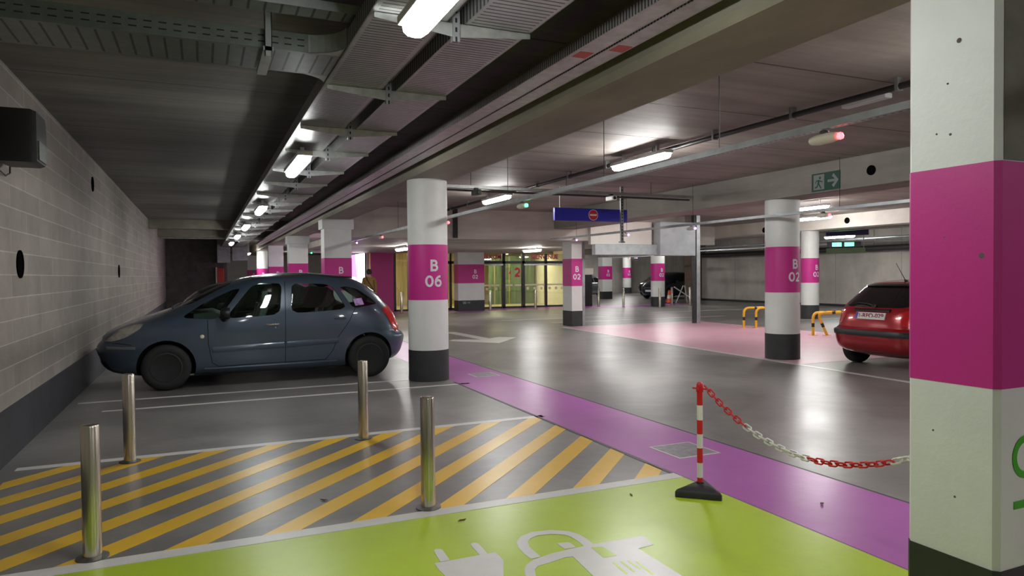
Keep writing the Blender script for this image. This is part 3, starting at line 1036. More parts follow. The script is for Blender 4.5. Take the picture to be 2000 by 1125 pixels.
reds = sensor((1.0, 0.02, 0.03), 'red', 6)
GI = 'bay indicator lights'
reds.location = (3.70, 3.30, 2.42)
reds['label'] = 'pale bay indicator with a red light beside the big column'
reds['group'] = GI
for x, y, l in ((3.7, 10.95, 'red indicator light touching the right side of the round B 06 column'), (3.7, 15.5, 'red indicator light between the round and square B 06 columns'),
                (3.7, 21.5, 'red indicator light behind the square B 06 column'), (8.72, 7.8, 'small red indicator light right of the round B 02 column'), (22.4, 33.7, 'tiny red indicator light over the far black cars')):
    again(reds, (x, y, 2.42), l, GI)
grn = sensor((0.02, 1.0, 0.25), 'green', 5)
grn.location = (3.70, 7.95, 2.42)
grn['label'] = 'green indicator light beside the second aisle lamp'
grn['group'] = GI
for x, y, l in ((3.7, 26.5, 'green indicator light behind the second square column'), (3.7, 33.0, 'distant green indicator light over the grey car roof')):
    again(grn, (x, y, 2.42), l, GI)
pur = sensor((0.35, 0.12, 1.0), 'purple', 5)
pur.location = (3.70, 18.3, 2.42)
pur['label'] = 'purple indicator light right of the square B 06 column'
pur['group'] = GI
for x, y, l in ((8.72, 15.6, 'purple indicator light on the square B 02 column side'), (8.72, 13.25, 'purple indicator light under the right end of the blue sign'), (8.72, 10.95, 'purple indicator light at the top of the steel post'),
                (20.6, 12.0, 'purple indicator light on the far right rail'), (22.4, 33.0, 'tiny purple indicator light over the far black cars')):
    again(pur, (x, y, 2.42 if x < 15 or y > 30 else 2.46), l, GI)

# ------------------------------------------------------------------ pipes, cross tray, small ceiling things
t = thing('black_conduit', 'black lighting conduit clipped along the aisle ceiling', 'pipe', (5.62, -6, 3.12))
MB().cyl((0, 0, 0), (0, 22.85, 0), 0.030, n=12).build('pipe', M_pipe, t, 60)
for k in range(19):
    MB().box(-0.036, 0.6 + k * 1.2, -0.036, 0.036, 0.63 + k * 1.2, 0.08).build('clamp', M_galvd, t)
t = thing('cross_tray', 'long galvanised tray crossing the main aisle below the ceiling', 'cable tray', (3.31, 10.85, 2.93))
MB().box(0, -0.05, 0, 5.35, 0.05, 0.004).box(0, -0.052, 0, 5.35, -0.048, 0.05).box(0, 0.048, 0, 5.35, 0.052, 0.05).build('tray_channel', perforated('cross_punched', 'X', 0.04, 0.45, 0.0, 0.02, cross='Y'), t)
MB().cyl((0, 0.09, -0.02), (5.35, 0.09, -0.02), 0.018, n=10).build('conduit', M_pipe, t, 60)
for x in (0.8, 2.6, 4.4):
    MB().cyl((x, 0, 0.0), (x, 0, ZR - 2.93), 0.005, n=6).build('hanger_wire', M_pipe, t)
for x, y, l in ((4.15, 10.72, 'dark camera hung under the cross tray near the round B 06 column'), (6.75, 10.72, 'pale camera hung under the cross tray above the blue sign')):
    t = thing('ceiling_camera', l, 'camera', (x, y, 2.93), 0, 'ceiling cameras')
    MB().box(-0.03, -0.03, -0.05, 0.03, 0.03, 0.0).build('mount', M_black, t)
    MB().box(-0.05, -0.12, -0.12, 0.05, 0.10, -0.04).build('camera_body', M_black if x < 5 else M_whitep, t, bevel=0.008)
    MB().lathe([(0.03, 0), (0.03, -0.015), (0.02, -0.016)], 16, (0, -0.12, -0.08), 0, 'Y').build('lens', M_black, t, 40)
t = thing('cable_riser', 'black vertical cable bundle on the lintel right of the B 06 column', 'cable', (5.98, 16.96, 0))
for dx in (-0.05, -0.015, 0.02, 0.055):
    MB().cyl((dx, 0, 2.45), (dx, 0, ZR), 0.015, n=8).build('cable', M_black, t, 60)
t = thing('hanging_channel', 'slotted steel channel hanging beside the blue sign', 'bracket', (7.55, 11.6, 0))
MB().box(-0.03, -0.02, 2.13, 0.03, -0.015, ZR).box(-0.03, -0.02, 2.13, -0.026, 0.02, ZR).box(0.026, -0.02, 2.13, 0.03, 0.02, ZR).build('channel', perforated('slotted_strut', 'Z', 0.06, 0.5, 0.0, 0.012, cross='X', col=(0.42, 0.43, 0.44)), t)
MB().box(-0.05, -0.04, 2.10, 0.05, 0.04, 2.13).build('foot', M_galvd, t)
tag(MB().box(5.95, 4.6, ZR - 0.05, 6.05, 5.1, ZR).build('flat_ceiling_box', M_lampbody, center=True, bevel=0.01), 'flat grey box fixed to the ceiling above the silver rail', 'ceiling box')
tag(MB().box(10.6, 11.2, 3.1, 10.85, 12.2, ZR).build('flat_ceiling_box', M_lampbody, center=True, bevel=0.01), 'flat grey box behind the top of the round B 02 column', 'ceiling box')
# loose black cables behind the exit beam
mb = MB()
mb.tube([(10.5, 9.6 - 0.25 * k, 3.08 - 0.05 * math.sin(k * 0.8)) for k in range(12)], 0.022, 8)
mb.tube([(10.55, 8.2 - 0.2 * k, 3.0 + 0.03 * math.cos(k * 1.1)) for k in range(8)], 0.018, 8)
tag(mb.build('loose_cable', M_black, None, 60, center=True), 'loose black cables sagging behind the exit beam', 'cable')
# pipes on the right
for i, (x, z, r, m, l) in enumerate(((18.6, 2.98, 0.05, M_galvd, 'grey ceiling pipe nearest behind the pale beam'), (19.2, 2.86, 0.04, M_galv, 'bright ceiling pipe behind the pale beam'), (22.6, 2.72, 0.05, M_galvd, 'lower grey pipe over the far right lane'),
                                     (24.6, 2.42, 0.11, M_pipe, 'thick black pipe along the top of the far concrete wall'))):
    t = thing('ceiling_pipe', l, 'pipe', (x, -6, z), 0, 'ceiling pipes on the right')
    MB().cyl((0, 0, 0), (0, 36, 0), r, n=12).build('pipe', m, t, 60)
    for k in range(12):
        MB().box(-0.012, 1.5 + 3 * k, 0, 0.012, 1.53 + 3 * k, ZR - z).build('hanger', M_galvd, t)
t = thing('ceiling_pipe', 'pale pipe crossing over the far end of the left bays', 'pipe', (XL, 30.5, 3.07), 0, 'ceiling pipes on the left')
MB().cyl((0.02, 0, 0), (4.09, 0, 0), 0.05, n=12).build('pipe', M_galv, t, 60)
for x in (0.6, 2.0, 3.4):
    MB().box(x, -0.012, 0.0, x + 0.02, 0.012, ZL - 3.07).build('hanger', M_galvd, t)
t = thing('air_duct', 'pair of dull square duct boxes at the end of the lamp tray', 'duct', (1.25, 34.1, 0))
MB().box(-0.60, 0, 2.15, -0.05, 0.5, ZL - 0.002).build('duct_box', M_galvd, t)
MB().box(0.05, 0, 2.25, 0.70, 0.5, ZL - 0.002).build('duct_box', M_galvd, t)

# ------------------------------------------------------------------ shutter, duct and steel post beside the square B 02 column
t = thing('roller_shutter', 'galvanised shutter housing with its duct and tall steel guide post', 'roller shutter', (11.7, 16.7, 0))
MB().box(-1.74, -0.05, 2.02, 0.55, 0.13, 2.32).build('shutter_box', M_galvd, t, bevel=0.01)
MB().box(0.35, -0.18, 2.0, 1.62, 0.14, 2.98).build('duct_housing', simple('sheet_metal_duct', (0.40, 0.43, 0.45), 0.45, 0.45, var=0.18, vscale=2), t, bevel=0.015)
MB().box(1.63, -0.10, 0, 1.70, 0.02, ZR - 0.002).build('guide_post', M_pipe, t)
MB().box(1.70, -0.12, 0, 1.83, 0.04, ZR - 0.002).build('guide_post', M_galvd, t)
MB().box(-1.742, 0.66, 0, -1.66, 0.80, 2.425).build('guide_post', M_galvd, t)

# ------------------------------------------------------------------ signs
t = thing('hanging_sign', 'long blue hanging sign with a red no entry disc', 'sign', (7.09, 12.0, 2.665))
MB().box(-0.83, -0.035, -0.125, 0.83, 0.035, 0.125).build('sign_panel', M_blue, t, bevel=0.004)
MB().lathe([(0.108, 0), (0.108, -0.004)], 40, (0.03, -0.035, 0), 0, 'Y').build('disc_rim', simple('white_sign_print', (0.8, 0.8, 0.8), 0.4), t)
MB().lathe([(0.098, 0), (0.098, -0.006)], 40, (0.03, -0.035, 0), 0, 'Y').build('disc', simple('no_entry_red', (0.65, 0.02, 0.03), 0.4), t)
MB().box(0.03 - 0.078, -0.043, -0.017, 0.03 + 0.078, -0.036, 0.017).build('white_bar', MATS['white_sign_print'], t)
for x in (-0.7, 0.7):
    MB().cyl((x, 0, 0.125), (x, 0, ZR - 2.665), 0.008, n=8).build('hanger_rod', M_galvd, t)
t = thing('exit_sign', 'dark green emergency exit sign with a running figure and arrow', 'sign', (8.868, 7.88, 2.90))
t.scale = (1, 1.06, 1.12)
# local frame: along -Y is to the right in view
MB().box(-0.012, -0.25, -0.125, 0.0, 0.25, 0.125).build('sign_panel', M_exitg, t)


def ex(x, y, l=0.0):
    return (-0.0135 - l, -x, y)


m = MB()
m.prism([(-0.215, -0.105), (-0.02, -0.105), (-0.02, 0.105), (-0.215, 0.105)], 0, 0.001, lambda x, y, a_: ex(x, y, a_))
m.build('door_symbol', M_exitw, t)
m = MB()
ribbon(m, [(-0.115, 0.03), (-0.125, -0.015)], 0.035, lambda x, y: ex(x, y, 0.002))
ribbon(m, [(-0.125, -0.015), (-0.10, -0.05), (-0.075, -0.09)], 0.02, lambda x, y: ex(x, y, 0.002))
ribbon(m, [(-0.128, -0.015), (-0.145, -0.06), (-0.19, -0.075)], 0.02, lambda x, y: ex(x, y, 0.002))
ribbon(m, [(-0.115, 0.025), (-0.085, 0.01), (-0.05, 0.0)], 0.015, lambda x, y: ex(x, y, 0.0022))
ribbon(m, [(-0.12, 0.025), (-0.165, 0.02), (-0.175, -0.015)], 0.015, lambda x, y: ex(x, y, 0.0022))
ribbon(m, arc(-0.095, 0.058, 0.009, 0.009, 0, 360, 14), 0.018, lambda x, y: ex(x, y, 0.002))
m.build('running_figure', M_exitg, t, recalc=False)
m = MB()
ribbon(m, [(0.04, 0.0), (0.20, 0.0)], 0.035, lambda x, y: ex(x, y, 0.001))
ribbon(m, [(0.13, 0.08), (0.21, 0.0), (0.13, -0.08)], 0.045, lambda x, y: ex(x, y, 0.0014))
m.build('arrow', M_exitw, t, recalc=False)
t = thing('floor_exit_plate', 'small dark green plate on the charcoal base of the wide B 02 column', 'sign', (9.98, 26.99, 0.27))
MB().box(-0.2, -0.012, 0, 0.2, 0.004, 0.15).build('plate', M_exitg, t)
MB().box(-0.16, -0.015, 0.03, -0.02, -0.011, 0.12).build('figure_field', M_exitw, t)
q = MB()
q.prism([(0.02, 0.06), (0.10, 0.06), (0.10, 0.03), (0.17, 0.075), (0.10, 0.12), (0.10, 0.09), (0.02, 0.09)], -0.015, -0.011, lambda x, z, a_: (x, a_, z))
q.build('arrow', M_exitw, t)
t = thing('lane_sign', 'dim blue lane sign hung with a glowing green display in the far right lane', 'sign', (20.0, 16.9, 2.30), -0.85)
MB().box(-0.65, -0.04, 0.42, 0.65, 0.04, 0.62).build('blue_panel', simple('dim_blue_sign', (0.03, 0.025, 0.10), 0.5), t)
MB().box(-0.62, -0.05, 0.02, 0.42, 0.05, 0.20).build('display_case', M_black, t, bevel=0.01)
for x in (-0.34, 0.04):
    MB().box(x - 0.12, -0.056, 0.05, x + 0.17, -0.045, 0.18).build('green_display', emit('green_led', (0.05, 1.0, 0.3), 2.2), t, bevel=0.03)
MB().box(-0.65, -0.04, -0.18, 0.55, 0.04, 0.0).build('lower_panel', simple('olive_green_panel', (0.05, 0.09, 0.02), 0.5), t)
for x in (-0.5, 0.5):
    MB().cyl((x, 0, -0.1), (x, 0, ZR - 2.30), 0.012, n=8).build('hanger_rod', M_galvd, t)
t = thing('green_notice', 'small teal emergency notice behind the rear B 02 column', 'sign', (20.3, 18.7, 2.22), -0.85)
MB().box(-0.25, -0.03, 0, 0.25, 0.03, 0.25).build('sign_panel', simple('teal_sign', (0.10, 0.42, 0.33), 0.5), t, bevel=0.02)
MB().cyl((0, 0, 0.25), (0, 0, ZR - 2.22), 0.012, n=8).build('hanger_rod', M_galvd, t)

# wall fitting at the left edge
t = thing('wall_loudspeaker', 'black box loudspeaker on the block wall at the left edge', 'loudspeaker', (XL, 6.78, 2.40))
rr = []
for x, s in ((0.02, 0.92), (0.06, 1.0), (0.26, 1.0), (0.30, 0.93)):
    rr.append([(x, 0.21 * s * cx_, 0.22 + 0.22 * s * cz_) for cx_, cz_ in ((-1, -0.9), (0.72, -0.9), (0.9, -0.8), (1, -0.4), (1, 0.4), (0.93, 0.8), (0.75, 1), (-1, 1))])
MB().rings(rr).build('cabinet', M_black, t, 30)
MB().box(0.0, -0.10, 0.12, 0.03, 0.10, 0.32).build('wall_plate', M_galvd, t)
MB().box(0.30, -0.16, 0.05, 0.312, 0.12, 0.20).build('grille', simple('grey_green_grille', (0.12, 0.15, 0.13), 0.5, var=0.3, vscale=60), t)
MB().tube([(0.02, 0.20, 0.12), (0.03, 0.25, 0.05), (0.03, 0.24, -0.02), (0.02, 0.15, -0.05), (0.02, -0.05, -0.03), (0.02, -0.2, 0.0)], 0.007, 8).build('cable', M_black, t, 60)

t = thing('fire_cabinet', 'red fire cabinet at the far end of the block wall', 'fire cabinet', (0.78, 34.55, 0.9))
MB().box(-0.14, -0.10, 0, 0.14, 0.14, 1.0).build('cabinet_body', simple('fire_red', (0.55, 0.03, 0.02), 0.45), t, bevel=0.01)
MB().box(-0.20, -0.06, 0, -0.14, 0.14, 1.05).build('white_edge', M_whitep, t)

# drain covers in the walkway, leaves
for x, y, s, l in ((3.83, 9.65, 0.17, 'steel inspection cover in the purple walkway near the B 06 column'), (3.70, 4.75, 0.19, 'steel inspection cover in the purple walkway behind the striped post')):
    t = thing('floor_cover', l, 'floor cover', (x, y, 0), 0, 'floor covers')
    MB().box(-s, -s, 0.0005, s, s, 0.006).build('plate', simple('scuffed_steel_cover', (0.26, 0.25, 0.27), 0.35, 0.5, var=0.3, vscale=14), t)
    MB().box(-s - 0.02, -s - 0.02, 0, s + 0.02, -s, 0.0045).box(-s - 0.02, s, 0, s + 0.02, s + 0.02, 0.0045).box(-s - 0.02, -s, 0, -s, s, 0.0045).box(s, -s, 0, s + 0.02, s, 0.0045).build('frame', M_white, t)
M_leaf = simple('dry_leaf', (0.10, 0.045, 0.02), 0.7)
for i, (x, y, s, l) in enumerate(((1.42, 3.96, 0.028, 'dry leaf on the lime green bay beside the middle bollard'), (2.62, 3.93, 0.022, 'dry leaf on the lime green bay near the white line'), (0.72, 4.72, 0.03, 'dry leaf lying on a yellow stripe left of the middle bollard'),
                               (3.62, 3.25, 0.03, 'dark leaf on the purple walkway right of the striped post'))):
    m = MB()
    pts = [(-1, 0, 0.1), (-0.4, 0.4, 0.35), (0.3, 0.35, 0.2), (1, 0.05, 0.5), (0.4, -0.35, 0.15), (-0.4, -0.3, 0.3)]
    m.rings([[(a_ * s, b_ * s, c_ * s * 0.6 + 0.003) for a_, b_, c_ in pts], [(a_ * s * 0.95, b_ * s * 0.9, c_ * s * 0.6 + 0.005) for a_, b_, c_ in pts]])
    o = m.build('dry_leaf', M_leaf)
    o.location = (x, y, 0.001)
    o.rotation_euler = (0, 0, i * 1.3)
    tag(o, l, 'leaf', 'fallen leaves')

# ------------------------------------------------------------------ yellow hoop barriers
def hoop(label, loc, rz, splay=0.0):
    t = thing('hoop_barrier', label, 'barrier', loc, rz, 'yellow hoop barriers')

    def bent(dx, dy, x0, y0, h=0.53, L=1.1, rad=0.14):
        pts = [(x0, y0, 0.0), (x0, y0, h - rad)]
        for k in range(1, 7):
            a_ = PI / 2 * k / 6
            pts.append((x0 + dx * (rad - rad * math.cos(a_)), y0 + dy * (rad - rad * math.cos(a_)), h - rad + rad * math.sin(a_)))
        pts.append((x0 + dx * (L - rad), y0 + dy * (L - rad), h))
        for k in range(1, 7):
            a_ = PI / 2 * k / 6
            pts.append((x0 + dx * (L - rad + rad * math.sin(a_)), y0 + dy * (L - rad + rad * math.sin(a_)), h - rad + rad * math.cos(a_)))
        pts.append((x0 + dx * L, y0 + dy * L, 0))
        return pts
    for (dx, dy, x0, y0) in ((1, 0, 0, 0), (0.93, -0.37, 0.28, -0.16)):
        pts = bent(dx, dy, x0, y0)
        sh_ = (lambda p: (p[0] - splay * (x0 > 0) * p[2], p[1] + splay * (x0 > 0) * 0.4 * p[2], p[2]))
        fr = MB()
        fr.tube([sh_(p) for p in pts], 0.032, 14)
        fo = fr.build('hoop', M_yellowp, t, 60)
        MB().tube([sh_((x0, y0, 0.20)), sh_((x0, y0, 0.29))], 0.0335, 14).build('black_band', M_black, fo, 60)
        for q in (0.32, 0.62, 0.86):
            MB().tube([sh_((x0 + dx * 1.1 * q, y0 + dy * 1.1 * q, 0.53)), sh_((x0 + dx * (1.1 * q + 0.08), y0 + dy * (1.1 * q + 0.08), 0.53))], 0.0335, 14).build('black_band', M_black, fo, 60)
        bs = MB()
        for (px, py) in ((x0, y0), (x0 + dx * 1.1, y0 + dy * 1.1)):
            bs.box(px - 0.07, py - 0.07, 0, px + 0.07, py + 0.07, 0.008)
        bs.build('foot_plate', M_yellowp, fo)
    return t


hoop('yellow and black hoop barrier left of the round B 02 column', (13.38, 14.6, 0), 0.0)
hoop('yellow and black hoop barrier between the round B 02 column and the red car', (13.12, 12.03, 0), 0.05, 0.42)

# ------------------------------------------------------------------ glass entrance, screen, lobby
M_frame = simple('dark_blue_grey_frame', (0.028, 0.030, 0.045), 0.4)
M_warm = simple('warm_lobby_wall', (0.40, 0.31, 0.17), 0.6, var=0.6, vscale=1.3, stretch=(2.5, 1, 0.15))
M_hot = simple('entrance_magenta', (0.55, 0.05, 0.26), 0.5)


def glass(name, tint, gl=0.10, rough=0.02):
    m = bpy.data.materials.new(name)
    m.use_nodes = True
    nt = m.node_tree
    nt.nodes.clear()
    out = N(nt, 'ShaderNodeOutputMaterial')
    tr = N(nt, 'ShaderNodeBsdfTransparent')
    tr.inputs[0].default_value = (*tint, 1)
    gs = N(nt, 'ShaderNodeBsdfGlossy')
    gs.inputs['Roughness'].default_value = rough
    fr = N(nt, 'ShaderNodeFresnel')
    fr.inputs[0].default_value = 1.5
    mx = N(nt, 'ShaderNodeMixShader')
    f = math_n(nt, 'ADD', fr.outputs[0], gl)
    nt.links.new(f, mx.inputs[0])
    nt.links.new(tr.outputs[0], mx.inputs[1])
    nt.links.new(gs.outputs[0], mx.inputs[2])
    nt.links.new(mx.outputs[0], out.inputs[0])
    return m


M_glass = glass('entrance_glass', (0.80, 0.86, 0.78), 0.05)
YF = 28.5
ent = thing('glass_entrance', 'glazed entrance front with dark frames, red lettering and a red level number', 'entrance', (11.2, YF, 0))


def EX(x):
    return x - 11.2


def pane(x0, x1, z0, z1, name='glass_pane'):
    return MB().box(EX(x0), 0.01, z0, EX(x1), 0.02, z1).build(name, M_glass, ent)


muls = [10.75, 11.35, 12.42, 12.5, 13.55, 14.45, 15.55]
for x in (7.35, 7.95, 8.95, 9.8, 10.9, 12.30, 13.27, 14.42, 15.5):
    w = 0.07 if x in (12.30, 13.27) else 0.045
    MB().box(EX(x) - w, -0.06, 0, EX(x) + w, 0.08, 2.43).build('mullion', M_frame, ent)
MB().box(EX(8.9), -0.06, 1.98, EX(15.5), 0.08, 2.10).build('transom', M_frame, ent)
MB().box(EX(7.3), -0.06, 0.0, EX(15.5), 0.08, 0.07).build('threshold', M_frame, ent)
MB().box(EX(10.95), -0.09, 1.90, EX(12.25), 0.0, 1.97).box(EX(13.3), -0.09, 1.90, EX(15.4), 0.0, 1.97).build('door_closer_rail', M_galv, ent)
for x0, x1 in ((7.4, 7.9), (8.0, 8.3), (9.0, 9.75), (9.85, 10.85), (10.95, 12.23), (12.37, 13.2), (13.32, 14.37), (14.47, 15.45)):
    pane(x0, x1, 0.07, 2.43)
for x0, x1 in ((10.97, 12.1), (12.4, 12.75), (12.85, 13.17), (13.37, 14.35), (14.5, 15.4)):
    MB().box(EX(x0), 0.0, 0.98, EX(x1), 0.012, 1.06).build('safety_band', simple('cream_film', (0.85, 0.78, 0.55), 0.5), ent)
sq = MB()
for x in (11.15, 11.5, 11.95, 13.5, 13.85, 14.2, 14.62, 14.95, 15.25):
    sq.box(EX(x) - 0.06, 0.0, 0.80, EX(x) + 0.06, 0.011, 0.92)
sq.build('safety_squares', MATS['cream_film'], ent)
M_redtxt = simple('raspberry_red_film', (0.75, 0.02, 0.10), 0.5)
for ch_, nm_, dx_ in (('-', 'minus_sign', -0.15), ('2', 'level_number', 0.15)):
    mm = MB()
    glyphs(mm, ch_, 0.42, lambda x, y, l: (EX(12.83) + x + dx_, -0.004 - l, 1.38 + y), 0.22, 0.72)
    mm.build(nm_, M_redtxt, ent, recalc=False)
font_text('entrance_lettering', 'WELKOM', 0.26, M_redtxt, ent, frame_m((EX(11.65), -0.004, 2.28), (1, 0, 0), (0, 0, 1)), 0.008)
font_text('entrance_lettering', 'BIENVENUE', 0.26, M_redtxt, ent, frame_m((EX(14.38), -0.004, 2.28), (1, 0, 0), (0, 0, 1)), 0.008)
MB().box(EX(6.35), -0.10, 0, EX(7.28), 0.10, 2.43).build('magenta_panel', M_hot, ent)
MB().box(EX(8.32), -0.14, 0, EX(8.88), 0.10, 2.43).build('red_pillar', simple('entrance_red', (0.55, 0.02, 0.06), 0.5), ent)
# lobby behind the glass
struct('wall_lobby_back', MB().box(6.3, 33.5, 0, 15.7, 33.7, 2.7), M_warm)
struct('wall_lobby_left', MB().box(6.2, 28.6, 0, 6.32, 33.7, 2.7), M_pale)
struct('ceiling_lobby', MB().box(6.2, 28.62, 2.60, 15.7, 33.7, 2.7), M_pale)
struct('trim_2', MB().box(6.32, 28.62, 0, 15.7, 33.5, 0.012), simple('tan_lobby_floor', (0.42, 0.34, 0.22), 0.3))
M_lob = emit('warm_lobby_panel', (1.0, 0.88, 0.60), 26.0)
for i, x in enumerate((7.6, 9.6, 11.6, 13.0, 14.6)):
    t = thing('lobby_light', 'warm ceiling panel light inside the glass lobby', 'lamp', (x, 30.6, 2.56), 0, 'lobby panel lights')
    MB().box(-0.32, -0.32, 0, 0.32, 0.32, 0.02).build('panel', M_lob, t)
    MB().box(-0.36, -0.36, 0.02, 0.36, 0.36, 0.042).build('frame', M_whitep, t)
t = thing('shelf_unit', 'lit shelf unit with goods inside the lobby behind the B 06 column', 'shelf', (9.3, 31.0, 0.012))
for z in (0.1, 0.5, 0.9, 1.3, 1.7, 2.1):
    MB().box(-0.5, -0.2, z, 0.55, 0.2, z + 0.03).build('shelf_board', simple('pale_shelf_board', (0.7, 0.62, 0.45), 0.5), t)
MB().box(-0.53, -0.2, 0, -0.5, 0.2, 2.2).box(0.55, -0.2, 0, 0.58, 0.2, 2.2).build('side_panel', MATS['pale_shelf_board'], t)
gd = MB()
for z in (0.13, 0.53, 0.93, 1.33, 1.73):
    x = -0.45
    while x < 0.45:
        w = random.uniform(0.05, 0.14)
        gd.box(x, -0.15, z, x + w, 0.1, z + random.uniform(0.12, 0.3))
        x += w + 0.02
o = gd.build('goods', simple('mixed_goods', (0.45, 0.40, 0.25), 0.5, var=0.8, vscale=7), t)
o['kind'] = 'stuff'
t = thing('lobby_partition', 'ochre partition standing inside the lobby behind the left door', 'partition', (11.55, 31.4, 0.012))
MB().box(-0.45, -0.05, 0, 0.2, 0.05, 2.4).build('panel', simple('ochre_panel', (0.45, 0.29, 0.06), 0.5), t)
t = thing('lobby_partition', 'green tinted glass lift front inside the lobby', 'partition', (14.2, 32.0, 0.012))
MB().box(-1.2, -0.05, 0, 1.3, 0.05, 2.4).build('panel', simple('green_lift_glass', (0.10, 0.135, 0.085), 0.15, var=0.5, vscale=2, stretch=(4, 1, 0.2)), t)
for x in (-0.9, -0.1, 0.75):
    MB().box(x - 0.03, -0.07, 0, x + 0.03, -0.05, 2.4).build('post', simple('bronze_post', (0.28, 0.22, 0.10), 0.4), t)

# bright advertising screen on the return wall
t = thing('advert_screen', 'glowing white and magenta advertising screen behind the square B 06 column', 'screen', (6.19, 28.75, 0.75))
MB().box(-0.03, -0.06, -0.06, 0.0, 3.2, 1.74).build('screen_frame', M_black, t)
MB().box(-0.038, 0, 0, -0.03, 3.1, 1.68).build('white_display', emit('screen_white', (1, 1, 1), 3.0), t)
m = MB()
m.prism([(1.3, 0), (3.1, 0), (3.1, 1.68), (1.9, 1.68), (1.55, 0.9)], 0, 0.003, lambda y, z, a_: (-0.039 - a_, y, z))
m.build('magenta_display', emit('screen_magenta', (1.0, 0.12, 0.85), 1.6), t)
m = MB()
m.prism([(1.75, 0.45), (3.05, 0.45), (3.05, 1.35), (2.75, 1.35), (2.72, 0.72), (1.8, 0.68)], 0, 0.003, lambda y, z, a_: (-0.043 - a_, y, z))
m.build('white_figure', MATS['screen_white'], t)

# small things near the far bollards
t = thing('pay_machine', 'tall dark pay machine with a beige head right of the square B 02 column', 'pay machine', (16.3, 28.0, 0))
MB().box(-0.2, -0.15, 0, 0.2, 0.15, 1.45).build('cabinet', M_black, t, bevel=0.02)
MB().box(-0.25, -0.2, 1.45, 0.25, 0.2, 1.75).build('head', M_beige, t, bevel=0.03)
for i, (x, y, l) in enumerate(((21.15, 28.3, 'orange traffic cone beside the far bollards'), (21.5, 28.7, 'second orange traffic cone close behind the first'))):
    t = thing('traffic_cone', l, 'traffic cone', (x, y, 0), 0, 'traffic cones')
    MB().lathe([(0.13, 0.03), (0.03, 0.62), (0.02, 0.63)], 20).build('cone', simple('cone_orange', (0.8, 0.10, 0.03), 0.45), t, 40)
    MB().lathe([(0.098, 0.24), (0.071, 0.40)], 20).build('white_band', M_whitep, t, 40)
    MB().box(-0.18, -0.18, 0, 0.18, 0.18, 0.03).build('base', M_blackr, t)
t = thing('folding_barrier', 'white folding barrier leaning open near the steel post', 'barrier', (22.1, 28.4, 0))
m = MB()
m.tube([(-0.45, 0, 0.0), (0.0, 0, 0.85), (0.1, 0, 0.85), (0.25, 0.0, 0.0)], 0.025, 8)
m.build('frame', M_whitep, t)
MB().tube([(-0.6, -0.06, 0.8), (0.75, -0.06, 0.05)], 0.03, 8).build('fallen_bar', M_whitep, t)

# ------------------------------------------------------------------ cars
def smooth_tab(tab):
    """Catmull-Rom interpolation of rows (z, uf, ur, w, nf, nr) over z."""
    def at(z):
        n = len(tab)
        if z <= tab[0][0]:
            return tab[0][1:]
        if z >= tab[-1][0]:
            return tab[-1][1:]
        i = next(k for k in range(n - 1) if tab[k + 1][0] >= z)
        p1, p2 = tab[i], tab[i + 1]
        p0, p3 = tab[max(i - 1, 0)], tab[min(i + 2, n - 1)]
        h = p2[0] - p1[0]
        t = (z - p1[0]) / h
        out = []
        for c_ in range(1, 6):
            m1 = (p2[c_] - p0[c_]) / (p2[0] - p0[0])
            m2 = (p3[c_] - p1[c_]) / (p3[0] - p1[0])
            s = (p2[c_] - p1[c_]) / h
            if m1 * s <= 0:
                m1 = 0
            if m2 * s <= 0:
                m2 = 0
            lim = 3 * abs(s)
            m1 = max(-lim, min(lim, m1))
            m2 = max(-lim, min(lim, m2))
            out.append((2 * t ** 3 - 3 * t ** 2 + 1) * p1[c_] + (t ** 3 - 2 * t ** 2 + t) * h * m1 + (-2 * t ** 3 + 3 * t ** 2) * p2[c_] + (t ** 3 - t ** 2) * h * m2)
        return out
    return at


class Shape:
    """Car body as stacked plan outlines: nose at u = 0, tail at u = length."""
    def __init__(s, tab, du=0.0, dw=0.0):
        s.at0 = smooth_tab(tab)
        s.tab = tab
        s.du, s.dw = du, dw

    def at(s, z):
        uf, ur, w, nf, nr = s.at0(z)
        return uf + s.du, ur - s.du, w - s.dw, nf, nr

    def ring(s, z, n=112):
        uf, ur, w, nf, nr = s.at(z)
        uc = (uf + ur) / 2
        a_ = (ur - uf) / 2
        out = []
        for k in range(n):
            th = 2 * PI * (k + 0.5) / n
            cs, sn = math.cos(th), math.sin(th)
            e = nr if cs > 0 else nf
            out.append((uc + a_ * math.copysign(abs(cs) ** (2 / e), cs), w * math.copysign(abs(sn) ** (2 / e), sn), z))
        return out

    def side(s, u, z, sgn=-1, off=0.0):
        uf, ur, w, nf, nr = s.at(z)
        uc = (uf + ur) / 2
        a_ = (ur - uf) / 2
        u = min(max(u, uf + 0.004), ur - 0.004)
        t = (u - uc) / a_
        e = nr if t > 0 else nf
        y = w * (1 - abs(t) ** e) ** (1 / e)
        nx = math.copysign(e * abs(t) ** (e - 1) / a_, t)
        ny = e * (y / w) ** (e - 1) / w
        d = math.hypot(nx, ny) or 1
        return (u + nx / d * off, sgn * (y + ny / d * off), z)

    def end(s, y, z, rear=True, off=0.0):
        uf, ur, w, nf, nr = s.at(z)
        uc = (uf + ur) / 2
        a_ = (ur - uf) / 2
        e = nr if rear else nf
        q = min(abs(y) / w, 0.999)
        u = a_ * (1 - q ** e) ** (1 / e)
        return (uc + u + off, y, z) if rear else (uc - u - off, y, z)

    def body(s, zs, mi=0):
        return MB().rings([s.ring(z) for z in zs], mi)


def chaikin(p, n=2):
    for _ in range(n):
        q = []
        for i in range(len(p)):
            a_, b_ = p[i], p[(i + 1) % len(p)]
            q += [(a_[0] * 0.88 + b_[0] * 0.12, a_[1] * 0.88 + b_[1] * 0.12), (a_[0] * 0.12 + b_[0] * 0.88, a_[1] * 0.12 + b_[1] * 0.88)]
        p = q
    return p


